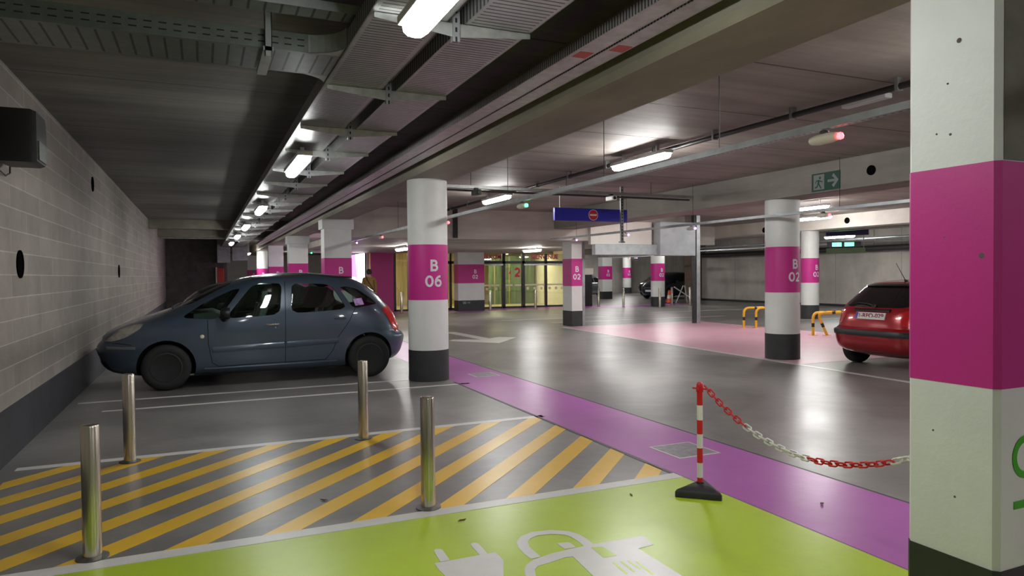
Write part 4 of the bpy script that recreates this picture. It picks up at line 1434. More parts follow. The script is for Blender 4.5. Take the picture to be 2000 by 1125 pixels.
def patch(mb, poly, fn, nx=28, ny=8, mi=0):
    """Fill a polygon that is simple along its first axis with a mapped grid."""
    x0, x1 = min(p[0] for p in poly), max(p[0] for p in poly)
    cols = []
    for i in range(nx + 1):
        x = x0 + (x1 - x0) * (0.002 + 0.996 * i / nx)
        hit = []
        for k_ in range(len(poly)):
            p, q = poly[k_ - 1], poly[k_]
            if (p[0] - x) * (q[0] - x) <= 0 and p[0] != q[0]:
                hit.append(p[1] + (x - p[0]) / (q[0] - p[0]) * (q[1] - p[1]))
        lo, hi = min(hit), max(hit)
        cols.append([fn(x, lo + (hi - lo) * j / ny) for j in range(ny + 1)])
    i0 = len(mb.v)
    for c_ in cols:
        mb.v += [tuple(p) for p in c_]
    for i in range(nx):
        for j in range(ny):
            k_ = i0 + i * (ny + 1) + j
            mb.f.append((k_, k_ + ny + 1, k_ + ny + 2, k_ + 1))
            mb.m.append(mi)
    return mb


def frange(a_, b_, st):
    n = max(1, round((b_ - a_) / st))
    return [a_ + (b_ - a_) * i / n for i in range(n + 1)]


def wheel_parts(root, u, y, r, w, hub, rimcol, sgn):
    wm = MB()
    rp = r * 0.64
    prof = [(rp, -w / 2 + 0.01), (rp + 0.02, -w / 2), (r - 0.03, -w / 2 + 0.004), (r - 0.008, -w / 2 + 0.022), (r, -w / 2 + 0.045), (r, w / 2 - 0.045), (r - 0.008, w / 2 - 0.022), (r - 0.03, w / 2 - 0.004), (rp + 0.02, w / 2), (rp, w / 2 - 0.01)]
    wm.lathe(prof, 44, (0, 0, 0), 0, 'Y', True)
    wo = wm.build('wheel', simple('tyre_rubber', (0.014, 0.014, 0.015), 0.75), root, 40)
    wo.location = (u, sgn * (y - w / 2), r)
    rm = MB()
    f = sgn
    rm.lathe([(rp + 0.004, f * (w / 2 - 0.006)), (rp - 0.012, f * (w / 2 - 0.004)), (rp - 0.02, f * (w / 2 - 0.03)), (rp * 0.72, f * (w / 2 - 0.05)), (rp * 0.55, f * (w / 2 - 0.028)), (rp * 0.30, f * (w / 2 - 0.03)), (rp * 0.26, f * (w / 2 - 0.012)), (0.001, f * (w / 2 - 0.010))], 40, (0, 0, 0), 0, 'Y', False)
    ro = rm.build('rim', rimcol, wo, 40)
    ho = MB()
    for k_ in range(hub):
        a_ = 2 * PI * k_ / hub
        ho.cyl((rp * 0.62 * math.cos(a_), f * (w / 2 - 0.045), rp * 0.62 * math.sin(a_)), (rp * 0.62 * math.cos(a_), f * (w / 2 - 0.030), rp * 0.62 * math.sin(a_)), rp * 0.09, n=10)
    ho.build('rim_holes', M_black, wo, 40)
    return wo


def finish_boolean(o, cutters):
    for c_ in cutters:
        md = o.modifiers.new('cut', 'BOOLEAN')
        md.operation = 'DIFFERENCE'
        md.solver = 'EXACT'
        md.object = c_
        md.material_mode = 'TRANSFER'
    dg = bpy.context.evaluated_depsgraph_get()
    me = bpy.data.meshes.new_from_object(o.evaluated_get(dg))
    o.modifiers.clear()
    o.data = me
    for c_ in cutters:
        bpy.data.objects.remove(c_)
    me.polygons.foreach_set('use_smooth', [True] * len(me.polygons))
    me.set_sharp_from_angle(angle=math.radians(32))
    return o


def car_paint(name, col, rough=0.32):
    return simple(name, col, rough, 0.25, var=0.06, vscale=90, coat=0.7)


M_cabin = simple('dark_cabin_trim', (0.035, 0.036, 0.038), 0.7)
M_arch = simple('wheel_arch_liner', (0.01, 0.01, 0.01), 0.9)
M_cglass = glass('tinted_car_glass', (0.60, 0.72, 0.67), 0.05, 0.015)
M_dglass = simple('dark_car_glass', (0.008, 0.010, 0.010), 0.04, spec=0.8)
M_headl = simple('headlamp_lens', (0.42, 0.40, 0.35), 0.12, 0.3, var=0.3, vscale=12, coat=1.0)
M_taill = simple('tail_lamp_red', (0.55, 0.012, 0.015), 0.15, coat=1.0)
M_seam = simple('panel_gap', (0.006, 0.006, 0.007), 0.8)
M_chrome = simple('bright_chrome', (0.75, 0.75, 0.76), 0.12, 1.0)


def car(label, tab, zs, paint_m, loc, rz, fw, rw, r_wheel, side_windows, screen, rear_win, cut, name='car', rim=None, wheel_y=None, group=None):
    t = thing(name, label, 'car', loc, rz, group)
    sh = Shape(tab)
    body = sh.body(zs).build('body', [paint_m, M_cabin, M_arch], t)
    cutters = []
    arch = MB()
    for u in (fw, rw):
        for sg in (-1, 1):
            arch.lathe([(r_wheel + 0.055, sg * 0.52), (r_wheel + 0.055, sg * 1.2)], 48, (u, 0, r_wheel), 2, 'Y')
    cutters.append(arch.build('cutter', [paint_m, M_cabin, M_arch]))
    if cut:
        inner = Shape(tab, 0.06, 0.05)
        zz_ = frange(0.40, tab[-1][0] - 0.05, 0.05)
        rings = []
        for z in zz_:
            ring = inner.ring(z, 72)
            uf_lim = cut[0]
            rings.append([(max(u, uf_lim), y, zc) for u, y, zc in ring])
        cutters.append(MB().rings(rings, 1).build('cutter', [paint_m, M_cabin, M_arch]))
        sw = MB()
        for poly in side_windows:
            sw.prism(chaikin(poly), -1.3, 1.3, lambda u, z, a_: (u, a_, z), 1)
        cutters.append(sw.build('cutter', [paint_m, M_cabin, M_arch]))
        ew = MB()
        ew.prism(chaikin(screen), 0.3, cut[1], lambda y, z, a_: (a_, y, z), 1)
        ew.prism(chaikin(rear_win), cut[2], 5.0, lambda y, z, a_: (a_, y, z), 1)
        cutters.append(ew.build('cutter', [paint_m, M_cabin, M_arch]))
    for c_ in cutters:
        c_.location, c_.rotation_euler = (0, 0, 0), (0, 0, 0)
    # the boolean runs in the thing's own frame
    body.parent = None
    bpy.context.view_layer.update()
    finish_boolean(body, cutters)
    body.parent = t
    g = M_cglass if cut else M_dglass
    off = -0.008 if cut else 0.003
    for poly in side_windows:
        p2 = chaikin(poly)
        for sg in (-1, 1):
            patch(MB(), p2, lambda u, z: sh.side(u, z, sg, off)).build('side_window', g, t, 60)
    patch(MB(), chaikin(screen), lambda y, z: sh.end(y, z, False, off), 24, 14).build('windscreen', g, t, 60)
    patch(MB(), chaikin(rear_win), lambda y, z: sh.end(y, z, True, off), 24, 14).build('rear_window', g, t, 60)
    for u in (fw, rw):
        for sg in (-1, 1):
            wheel_parts(t, u, wheel_y or tab[4][3] - 0.015, r_wheel, 0.19, 10, rim or M_blackr, sg)
    return t, sh


def ribbon_side(mb, pts, w, sh, sg, off, thick=0.0):
    n = 10
    P2 = []
    for i in range(len(pts) - 1):
        for k_ in range(n):
            f = k_ / n
            P2.append((pts[i][0] + (pts[i + 1][0] - pts[i][0]) * f, pts[i][1] + (pts[i + 1][1] - pts[i][1]) * f))
    P2.append(pts[-1])
    ribbon(mb, P2, w, lambda u, z: sh.side(u, z, sg, off))
    if thick:
        m2 = MB()


def strip_side(mb, pts, w, sh, sg, t):
    """Raised moulding that follows the flank."""
    rings = []
    n = 14
    for i in range(len(pts) - 1):
        for k_ in range(n + (1 if i == len(pts) - 2 else 0)):
            f = k_ / n
            u = pts[i][0] + (pts[i + 1][0] - pts[i][0]) * f
            z = pts[i][1] + (pts[i + 1][1] - pts[i][1]) * f
            rings.append([sh.side(u, z - w / 2, sg, -0.01), sh.side(u, z - w / 2, sg, t * 0.6), sh.side(u, z - w * 0.2, sg, t), sh.side(u, z + w * 0.3, sg, t), sh.side(u, z + w / 2, sg, t * 0.3), sh.side(u, z + w / 2, sg, -0.01)])
    mb.rings(rings)


# --- the grey blue hatchback people carrier beside the block wall
T_MPV = [(0.17, 0.48, 3.78, 0.70, 3.6, 4.0), (0.22, 0.22, 4.00, 0.785, 4.0, 4.5), (0.32, 0.08, 4.12, 0.822, 4.2, 5), (0.45, 0.03, 4.17, 0.838, 4.2, 5), (0.55, 0.0, 4.19, 0.845, 4.2, 5.2),
         (0.61, 0.01, 4.18, 0.848, 4.2, 5.2), (0.65, 0.055, 4.12, 0.850, 4.2, 5), (0.72, 0.085, 4.10, 0.852, 4.2, 5), (0.78, 0.14, 4.085, 0.852, 4.2, 4.8), (0.85, 0.28, 4.06, 0.848, 4.2, 4.6),
         (0.92, 0.46, 4.03, 0.842, 4.2, 4.4), (1.00, 0.70, 3.98, 0.832, 4.2, 4.2), (1.06, 0.88, 3.94, 0.818, 4.0, 4.0), (1.12, 1.02, 3.89, 0.800, 4.0, 4.0), (1.20, 1.17, 3.82, 0.772, 4.0, 4.0),
         (1.28, 1.32, 3.73, 0.742, 4.0, 4.0), (1.36, 1.48, 3.62, 0.708, 4.0, 4.0), (1.43, 1.66, 3.48, 0.672, 4.0, 4.0), (1.48, 1.82, 3.34, 0.635, 4.0, 4.0), (1.52, 2.02, 3.12, 0.565, 3.6, 3.6), (1.545, 2.22, 2.90, 0.44, 3.2, 3.2), (1.558, 2.42, 2.68, 0.20, 2.6, 2.6)]
Z_MPV = frange(0.17, 0.66, 0.035) + frange(0.69, 1.43, 0.037) + frange(1.45, 1.52, 0.018) + [1.533, 1.545, 1.553, 1.558]
M_mpv = car_paint('slate_blue_car_paint', (0.062, 0.088, 0.128), 0.29)
W_MPV = [[(1.04, 0.955), (1.50, 0.925), (1.80, 1.335), (1.70, 1.325), (1.35, 1.16)],
         [(1.585, 0.93), (2.30, 0.965), (2.345, 1.40), (2.06, 1.41), (1.93, 1.36)],
         [(2.455, 0.975), (3.24, 1.015), (3.06, 1.33), (2.95, 1.385), (2.475, 1.405)],
         [(3.14, 1.33), (3.33, 1.02), (3.70, 1.075), (3.66, 1.13), (3.42, 1.30), (3.25, 1.345)]]
mpv, S = car('slate blue people carrier parked nose to the block wall', T_MPV, Z_MPV, M_mpv, (-1.31, 11.05, 0), 0, 0.86, 3.56, 0.305, W_MPV,
             [(-0.60, 1.10), (0.60, 1.10), (0.52, 1.44), (-0.52, 1.44)], [(-0.56, 1.05), (0.56, 1.05), (0.48, 1.40), (-0.48, 1.40)], (1.02, 2.1, 3.2), rim=simple('black_steel_rim', (0.022, 0.022, 0.024), 0.5))
for sg in (-1, 1):
    patch(MB(), chaikin([(0.12, 0.665), (0.17, 0.70), (0.33, 0.83), (0.50, 0.885), (0.60, 0.89), (0.55, 0.82), (0.40, 0.725), (0.25, 0.672)], 1), lambda u, z: S.side(u, z, sg, 0.006)).build('headlamp', M_headl, mpv, 60)
    tl = patch(MB(), chaikin([(3.78, 0.99), (3.83, 1.04), (3.955, 1.02), (4.06, 0.85), (4.09, 0.68), (4.00, 0.65), (3.94, 0.70), (3.87, 0.86)], 1), lambda u, z: S.side(u, z, sg, 0.006)).build('tail_lamp', M_taill, mpv, 60)
    sm = MB()
    for pts in ([(1.37, 0.92), (1.375, 0.6), (1.42, 0.34), (1.50, 0.285)], [(2.385, 1.43), (2.375, 0.96), (2.365, 0.285)], [(3.36, 1.03), (3.27, 0.85), (3.10, 0.62), (3.02, 0.42), (2.92, 0.30)], [(1.50, 0.285), (2.92, 0.30)], [(0.12, 0.645), (0.30, 0.642), (0.46, 0.62)]):
        ribbon_side(sm, pts, 0.009, S, sg, 0.0022)
    sm.build('door_gap', M_seam, mpv, recalc=False)
    st = MB()
    strip_side(st, [(1.43, 0.515), (2.35, 0.545)], 0.075, S, sg, 0.016)
    strip_side(st, [(2.39, 0.547), (3.10, 0.575)], 0.075, S, sg, 0.016)
    st.build('side_moulding', M_mpv, mpv, 40)
    st = MB()
    strip_side(st, [(1.32, 0.235), (3.08, 0.245)], 0.075, S, sg, 0.022)
    st.build('sill', M_mpv, mpv, 40)
    st = MB()
    strip_side(st, [(0.16, 0.585), (0.50, 0.575)], 0.035, S, sg, 0.012)
    st.build('bumper_strip', simple('grey_bumper_strip', (0.16, 0.17, 0.19), 0.4), mpv, 40)
    for u, z in ((2.20, 0.835), (3.13, 0.885)):
        h = MB()
        c0 = S.side(u, z, sg, 0.0)
        h.rings([[(c0[0] + dx, c0[1] + sg * dy * 1.0, c0[2] + dz) for dy, dz in ((-0.01, -0.014), (q, -0.012), (q * 1.15, 0.0), (q, 0.012), (-0.01, 0.014))] for dx, q in ((-0.085, 0.006), (-0.06, 0.022), (0.0, 0.026), (0.06, 0.022), (0.085, 0.006))])
        h.build('door_handle', M_chrome if u < 3 else M_mpv, mpv, 40)
    lk = MB()
    c0 = S.side(2.24, 0.79, sg, 0.0)
    lk.cyl((c0[0], c0[1] - sg * 0.01, c0[2]), (c0[0], c0[1] + sg * 0.004, c0[2]), 0.012, n=14)
    lk.build('door_lock', M_chrome, mpv, 40)
    ind = MB()
    c0 = S.side(1.30, 0.70, sg, 0.0)
    ind.lathe([(0.028, 0.0), (0.022, sg * 0.008), (0.006, sg * 0.011)], 16, (c0[0], c0[1], c0[2]), 0, 'Y')
    ind.build('side_repeater', simple('pale_repeater', (0.7, 0.62, 0.5), 0.2), mpv, 40)
    mi = MB()
    c0 = Vector(S.side(1.60, 0.97, sg, 0.0))
    rg = []
    for dx, sc in ((-0.075, 0.45), (-0.06, 0.8), (-0.02, 1.0), (0.03, 1.0), (0.045, 0.92)):
        rg.append([(c0.x + dx, c0.y + sg * (0.13 + 0.105 * sc * math.cos(2 * PI * k_ / 20)), c0.z + 0.04 + 0.078 * sc * math.sin(2 * PI * k_ / 20)) for k_ in range(20)])
    mi.rings(rg)
    mi.tube([(c0.x - 0.03, c0.y - sg * 0.02, c0.z - 0.06), (c0.x - 0.02, c0.y + sg * 0.06, c0.z - 0.02), (c0.x - 0.01, c0.y + sg * 0.10, c0.z + 0.02)], [0.035, 0.03, 0.022], 12)
    mi.build('door_mirror', M_black, mpv, 50)
# black lower lip and grille on the nose
patch(MB(), [(-0.62, 0.24), (0.62, 0.24), (0.60, 0.40), (-0.60, 0.40)], lambda y, z: S.end(y, z, False, 0.004), 20, 4).build('lower_grille', M_black, mpv, 40)
patch(MB(), [(-0.30, 0.66), (0.30, 0.66), (0.32, 0.73), (-0.32, 0.73)], lambda y, z: S.end(y, z, False, 0.005), 16, 4).build('front_grille', M_black, mpv, 40)
patch(MB(), [(-0.26, 0.44), (0.26, 0.44), (0.26, 0.55), (-0.26, 0.55)], lambda y, z: S.end(y, z, False, 0.008), 8, 2).build('front_plate', M_whitep, mpv)
patch(MB(), [(-0.26, 0.74), (0.26, 0.74), (0.26, 0.85), (-0.26, 0.85)], lambda y, z: S.end(y, z, True, 0.008), 8, 2).build('rear_plate', M_whitep, mpv)
# roof rails, wipers
for sg in (-1, 1):
    q = MB()
    q.tube([(1.95 + 0.1 * k_, sg * 0.60, 1.478 + 0.028 * math.sin(PI * k_ / 14)) for k_ in range(15)], 0.012, 8)
    q.build('roof_rail', M_black, mpv, 60)
wp = MB()
for y0 in (-0.45, 0.12):
    p0, p1 = S.end(y0, 1.075, False, 0.02), S.end(y0 + 0.42, 1.13, False, 0.02)
    wp.tube([p0, ((p0[0] + p1[0]) / 2 - 0.01, (p0[1] + p1[1]) / 2, (p0[2] + p1[2]) / 2 + 0.012), p1], 0.009, 6)
wp.build('wiper', M_black, mpv, 60)
# cabin
sb = MB()
sb.rings([[(x, y, z) for x, z in ((1.18, 0.75), (1.20, 1.0), (1.45, 1.02), (1.62, 0.95), (1.62, 0.75))] for y in (-0.72, 0.72)])
sb.build('dashboard', simple('grey_dashboard', (0.10, 0.11, 0.11), 0.6), mpv, 40)
MB().tube([(1.72 + 0.05 * math.sin(2 * PI * k_ / 24), -0.36 + 0.185 * math.cos(2 * PI * k_ / 24), 0.98 + 0.18 * math.sin(2 * PI * k_ / 24)) for k_ in range(24)], 0.014, 8, 0, False, True).build('steering_wheel', M_black, mpv, 60)
M_seat = simple('pale_green_grey_seat', (0.20, 0.25, 0.23), 0.85, var=0.2, vscale=30)
for (ux, yy) in ((2.05, -0.36), (2.05, 0.36), (2.98, -0.38), (2.98, 0.38), (2.98, 0.0)):
    s = MB()
    wv = 0.24 if ux < 2.5 else 0.17
    s.rings([[(ux - 0.05 + dx + 0.12 * (h_ - 0.55) / 0.5, yy + wv * cy_, h_) for dx, cy_ in ((-0.05, -0.9), (-0.07, 0), (-0.05, 0.9), (0.03, 1.0), (0.06, 0), (0.03, -1.0))] for h_ in (0.5, 0.6, 0.9, 1.06, 1.10)])
    s.rings([[(ux - 0.5 + 0.5 * k_, yy + wv * cy_, z) for cy_, z in ((-1, 0.50), (-1, 0.60), (-0.7, 0.63), (0.7, 0.63), (1, 0.60), (1, 0.50))] for k_ in (0, 0.5, 1)])
    s.rings([[(ux + 0.09 + dx, yy + 0.12 * cy_, h_) for dx, cy_ in ((-0.04, -0.9), (-0.05, 0), (-0.04, 0.9), (0.03, 1), (0.04, 0), (0.03, -1))] for h_ in (1.10, 1.14, 1.26, 1.29)])
    s.build('seat', M_seat, mpv, 50)
sd = MB()
patch(sd, chaikin([(2.60, 1.04), (3.12, 1.06), (3.02, 1.34), (2.66, 1.36)], 3), lambda u, z: S.side(u, z, -1, -0.03), 20, 8)
o = sd.build('window_shade', simple('dark_maroon_mesh_shade', (0.035, 0.012, 0.014), 0.8), mpv)
o['label'] = 'dark maroon window shade'
sd = MB()
patch(sd, [(3.36, 1.06), (3.50, 1.075), (3.48, 1.175), (3.34, 1.16)], lambda u, z: S.side(u, z, -1, -0.004), 6, 4)
o = sd.build('window_sticker', simple('blue_pink_sticker', (0.45, 0.30, 0.60), 0.5, var=0.7, vscale=18), mpv)
o['label'] = 'blue and pink sticker'

# --- the red hatchback seen from behind on the right
T_HAT = [(0.18, 0.40, 3.36, 0.66, 3.6, 4.0), (0.24, 0.14, 3.56, 0.735, 4, 5), (0.32, 0.06, 3.655, 0.775, 4.2, 6), (0.42, 0.02, 3.70, 0.790, 4.2, 6), (0.51, 0.0, 3.715, 0.797, 4.2, 6), (0.59, 0.01, 3.71, 0.80, 4.2, 6), (0.63, 0.05, 3.655, 0.80, 4.2, 5.5),
         (0.70, 0.09, 3.64, 0.80, 4.2, 5.2), (0.78, 0.25, 3.62, 0.797, 4.2, 5), (0.86, 0.62, 3.59, 0.787, 4.2, 5), (0.93, 0.92, 3.55, 0.772, 4.2, 4.8), (1.00, 1.10, 3.48, 0.745, 4, 4.6), (1.10, 1.32, 3.36, 0.70, 4, 4.4), (1.20, 1.56, 3.23, 0.652, 4, 4.4),
         (1.27, 1.74, 3.12, 0.612, 4, 4.2), (1.32, 1.94, 2.97, 0.555, 3.6, 3.8), (1.345, 2.14, 2.74, 0.44, 3.2, 3.4), (1.362, 2.32, 2.52, 0.2, 2.6, 2.6)]
Z_HAT = frange(0.18, 0.64, 0.035) + frange(0.67, 1.24, 0.038) + frange(1.26, 1.32, 0.02) + [1.333, 1.345, 1.355, 1.362]
M_redcar = car_paint('deep_red_car_paint', (0.34, 0.010, 0.016), 0.25)
W_HAT = [[(1.30, 0.95), (2.25, 0.955), (2.27, 1.255), (1.85, 1.25)], [(2.35, 0.955), (3.15, 0.98), (2.95, 1.22), (2.37, 1.255)]]
red, S2 = car('red hatchback seen from behind, parked beside the round B 02 column', T_HAT, Z_HAT, M_redcar, (12.95, 7.47, 0), PI, 0.66, 3.05, 0.275, W_HAT,
              [(-0.56, 0.98), (0.56, 0.98), (0.49, 1.25), (-0.49, 1.25)], [(-0.60, 0.945), (0.60, 0.945), (0.50, 1.265), (-0.50, 1.265)], None, rim=simple('grey_wheel_cover', (0.25, 0.25, 0.26), 0.4))


def R2(y, z, off=0.004):
    return S2.end(y, z, True, off)


wr = MB()
for z0, z1, q in ((0.515, 0.60, 0.018),):
    rgs = []
    for y in frange(-0.70, 0.70, 0.05):
        rgs.append([R2(y, z0, -0.01), R2(y, z0, q), R2(y, (z0 + z1) / 2, q * 1.3), R2(y, z1, q), R2(y, z1, -0.01)])
    wr.rings(rgs)
wr.build('bumper_strip', M_black, red, 40)
for sg in (-1, 1):
    stp = MB()
    strip_side(stp, [(3.12, 0.555), (3.66, 0.555)], 0.085, S2, sg, 0.018)
    strip_side(stp, [(1.05, 0.52), (2.70, 0.535)], 0.07, S2, sg, 0.018)
    stp.build('side_strip', M_black, red, 40)
    patch(MB(), chaikin([(3.47, 0.68), (3.61, 0.68), (3.58, 0.86), (3.50, 0.92), (3.46, 0.90)], 1), lambda u, z: S2.side(u, z, sg, 0.005), 14, 8).build('tail_lamp', M_taill, red, 60)
    gp = MB()
    ribbon_side(gp, [(1.22, 0.93), (1.20, 0.35)], 0.008, S2, sg, 0.002)
    ribbon_side(gp, [(2.32, 0.95), (2.33, 0.35)], 0.008, S2, sg, 0.002)
    gp.build('door_gap', M_seam, red, recalc=False)
    mi = MB()
    c0 = Vector(S2.side(1.48, 0.97, sg, 0.0))
    mi.rings([[(c0.x + dx, c0.y + sg * (0.10 + 0.075 * sc * math.cos(2 * PI * k_ / 16)), c0.z + 0.02 + 0.055 * sc * math.sin(2 * PI * k_ / 16)) for k_ in range(16)] for dx, sc in ((-0.06, 0.45), (-0.02, 1.0), (0.03, 0.95))])
    mi.cyl((c0.x, c0.y - sg * 0.02, c0.z), (c0.x, c0.y + sg * 0.06, c0.z + 0.01), 0.025, n=10)
    mi.build('door_mirror', M_black, red, 50)
    patch(MB(), chaikin([(0.10, 0.60), (0.50, 0.68), (0.55, 0.74), (0.22, 0.71)], 1), lambda u, z: S2.side(u, z, sg, 0.005), 14, 6).build('headlamp', M_headl, red, 60)
hl = MB()
hl.rings([[R2(y, 0.885, -0.005), R2(y, 0.885, 0.022), R2(y, 0.905, 0.028), R2(y, 0.92, 0.02), R2(y, 0.925, -0.005)] for y in frange(-0.31, 0.31, 0.06)])
hl.build('tailgate_handle', M_black, red, 40)
pl = MB()
pl.rings([[R2(y, z, o_) for z, o_ in ((0.765, 0.004), (0.765, 0.016), (0.868, 0.016), (0.868, 0.004))] for y in frange(-0.255, 0.255, 0.05)])
plo = pl.build('number_plate', simple('plate_white', (0.72, 0.70, 0.68), 0.4), red, 30)
font_text('plate_lettering', '1-RFQ-029', 0.098, simple('plate_ruby', (0.25, 0.02, 0.04), 0.5), plo, frame_m((S2.end(0.0, 0.815, True, 0.0185)[0], 0.012, 0.817), (0, 1, 0), (-0.08, 0, 1)), 0.001)
bs = MB()
bs.rings([[R2(y, z, 0.0165) for z in (0.768, 0.865)] for y in (-0.253, -0.215)], 0, False, False)
bs.build('plate_band', simple('plate_blue', (0.05, 0.06, 0.40), 0.4), plo)
wpp = MB()
pA, pB = R2(0.02, 0.965, 0.025), R2(-0.34, 1.005, 0.02)
wpp.tube([pA, R2(-0.15, 1.0, 0.028), pB], [0.02, 0.013, 0.008], 8)
wpp.cyl(R2(0.02, 0.955, -0.01), R2(0.02, 0.965, 0.035), 0.03, n=12)
wpp.build('rear_wiper', M_black, red, 60)
sp = MB()
sp.rings([[R2(y, 1.262, -0.02), R2(y, 1.268, 0.05), R2(y, 1.288, 0.055), R2(y, 1.31, -0.03)] for y in frange(-0.50, 0.50, 0.05)])
sp.build('roof_spoiler', M_black, red, 40)
an = MB()
an.cyl((2.80, 0.0, 1.335), (2.84, 0, 1.36), 0.03, 0.014, 12)
an.tube([(2.83, 0, 1.355), (3.12, 0.06, 1.62)], [0.007, 0.003], 6)
an.build('aerial', M_black, red, 60)
eb = MB()
ribbon(eb, [(-0.045, 0.0), (0.0, 0.03), (0.045, 0.0)], 0.016, lambda y, z: R2(y, z + 0.905 + 0.035, 0.006))
ribbon(eb, [(-0.045, -0.03), (0.0, 0.0), (0.045, -0.03)], 0.016, lambda y, z: R2(y, z + 0.905 + 0.035, 0.006))
eb.build('tailgate_emblem', simple('dulled_chrome', (0.35, 0.06, 0.07), 0.3, 0.6), red, recalc=False)

# --- dark cars further away
M_blk = car_paint('black_car_paint', (0.010, 0.011, 0.013), 0.2)
M_nvy = car_paint('dark_blue_car_paint', (0.012, 0.022, 0.045), 0.25)
RIMG = simple('silver_rim', (0.35, 0.36, 0.37), 0.35, 0.7)


def far_car(label, tab, zs, pm, loc, rz, hat, sg_):
    fw, rw, rwh = (0.66, 3.05, 0.275) if hat else (0.86, 3.56, 0.305)
    wins = W_HAT if hat else W_MPV
    scr = [(-0.56, 0.98), (0.56, 0.98), (0.49, 1.25), (-0.49, 1.25)] if hat else [(-0.60, 1.10), (0.60, 1.10), (0.52, 1.44), (-0.52, 1.44)]
    rwn = [(-0.60, 0.945), (0.60, 0.945), (0.50, 1.265), (-0.50, 1.265)] if hat else [(-0.56, 1.05), (0.56, 1.05), (0.48, 1.40), (-0.48, 1.40)]
    t, sh = car(label, tab, zs, pm, loc, rz, fw, rw, rwh, wins, scr, rwn, None, rim=RIMG, group='dark parked cars')
    L = tab[4][2]
    for sg in (-1, 1):
        if hat:
            hp, tp = [(0.10, 0.60), (0.50, 0.68), (0.55, 0.74), (0.22, 0.71)], [(3.47, 0.68), (3.61, 0.68), (3.58, 0.86), (3.50, 0.92), (3.46, 0.90)]
        else:
            hp, tp = [(0.12, 0.665), (0.33, 0.83), (0.60, 0.89), (0.55, 0.82), (0.25, 0.672)], [(3.84, 1.0), (3.95, 1.03), (4.06, 0.85), (4.09, 0.68), (3.99, 0.68)]
        patch(MB(), hp, lambda u, z: sh.side(u, z, sg, 0.006), 14, 6).build('headlamp', M_headl, t, 60)
        patch(MB(), tp, lambda u, z: sh.side(u, z, sg, 0.006), 14, 6).build('tail_lamp', M_taill, t, 60)
        mi = MB()
        c0 = Vector(sh.side(1.55, 0.98, sg, 0.0))
        mi.rings([[(c0.x + dx, c0.y + sg * (0.11 + 0.08 * sc * math.cos(2 * PI * k_ / 14)), c0.z + 0.03 + 0.06 * sc * math.sin(2 * PI * k_ / 14)) for k_ in range(14)] for dx, sc in ((-0.06, 0.45), (-0.02, 1.0), (0.03, 0.95))])
        mi.cyl((c0.x, c0.y - sg * 0.02, c0.z), (c0.x, c0.y + sg * 0.06, c0.z + 0.01), 0.025, n=8)
        mi.build('door_mirror', M_black, t, 50)
    patch(MB(), [(-0.26, 0.42), (0.26, 0.42), (0.26, 0.53), (-0.26, 0.53)], lambda y, z: sh.end(y, z, False, 0.008), 8, 2).build('front_plate', M_whitep, t)
    patch(MB(), [(-0.26, 0.75), (0.26, 0.75), (0.26, 0.86), (-0.26, 0.86)], lambda y, z: sh.end(y, z, True, 0.01), 8, 2).build('rear_plate', M_whitep, t)
    patch(MB(), [(-0.4, 0.62), (0.4, 0.62), (0.36, 0.69), (-0.36, 0.69)], lambda y, z: sh.end(y, z, False, 0.006), 10, 3).build('front_grille', M_chrome, t)
    return t


far_car('black hatchback parked tail to the wall behind the slate blue people carrier', T_MPV, Z_MPV, M_blk, (3.25, 13.45, 0), PI, False, 1).scale = (0.92, 0.95, 0.93)
far_car('black hatchback far away between two distant B 02 columns', T_MPV, Z_MPV, M_blk, (26.9, 38.6, 0), 0.35, False, 1)
far_car('dark blue car far away behind the round far B 02 column', T_MPV, Z_MPV, M_nvy, (23.55, 33.4, 0), 0.35, False, 1)
far_car('silver grey car nose at the far left, right of the square B 02 column', T_HAT, Z_HAT, car_paint('steel_grey_car_paint', (0.12, 0.13, 0.15), 0.25), (20.3, 37.6, 0), 0.5, True, 1)


# ------------------------------------------------------------------ the person walking by the screen
def skin_mesh(name, pts, edges, rad, mat, parent, sub=2):
    me = bpy.data.meshes.new(name)
    me.from_pydata(pts, edges, [])
    o = bpy.data.objects.new(name, me)
    COL.objects.link(o)
    o.modifiers.new('skin', 'SKIN')
    sv = me.skin_vertices[0].data
    for i, r in enumerate(rad):
        sv[i].radius = r if isinstance(r, tuple) else (r, r)
    sv[0].use_root = True
    if sub:
        s = o.modifiers.new('sub', 'SUBSURF')
        s.levels = sub
        s.render_levels = sub
    dg = bpy.context.evaluated_depsgraph_get()
    me2 = bpy.data.meshes.new_from_object(o.evaluated_get(dg))
    o.modifiers.clear()
    o.data = me2
    me2.materials.clear()
    me2.materials.append(mat)
    me2.polygons.foreach_set('use_smooth', [True] * len(me2.polygons))
    o.parent = parent
    return o


M_skin = simple('skin', (0.50, 0.30, 0.21), 0.5)
pe = thing('person', 'person in a tan jacket with a dark shoulder strap walking away before the bright screen', 'person', (5.60, 25.4, 0), -0.25)
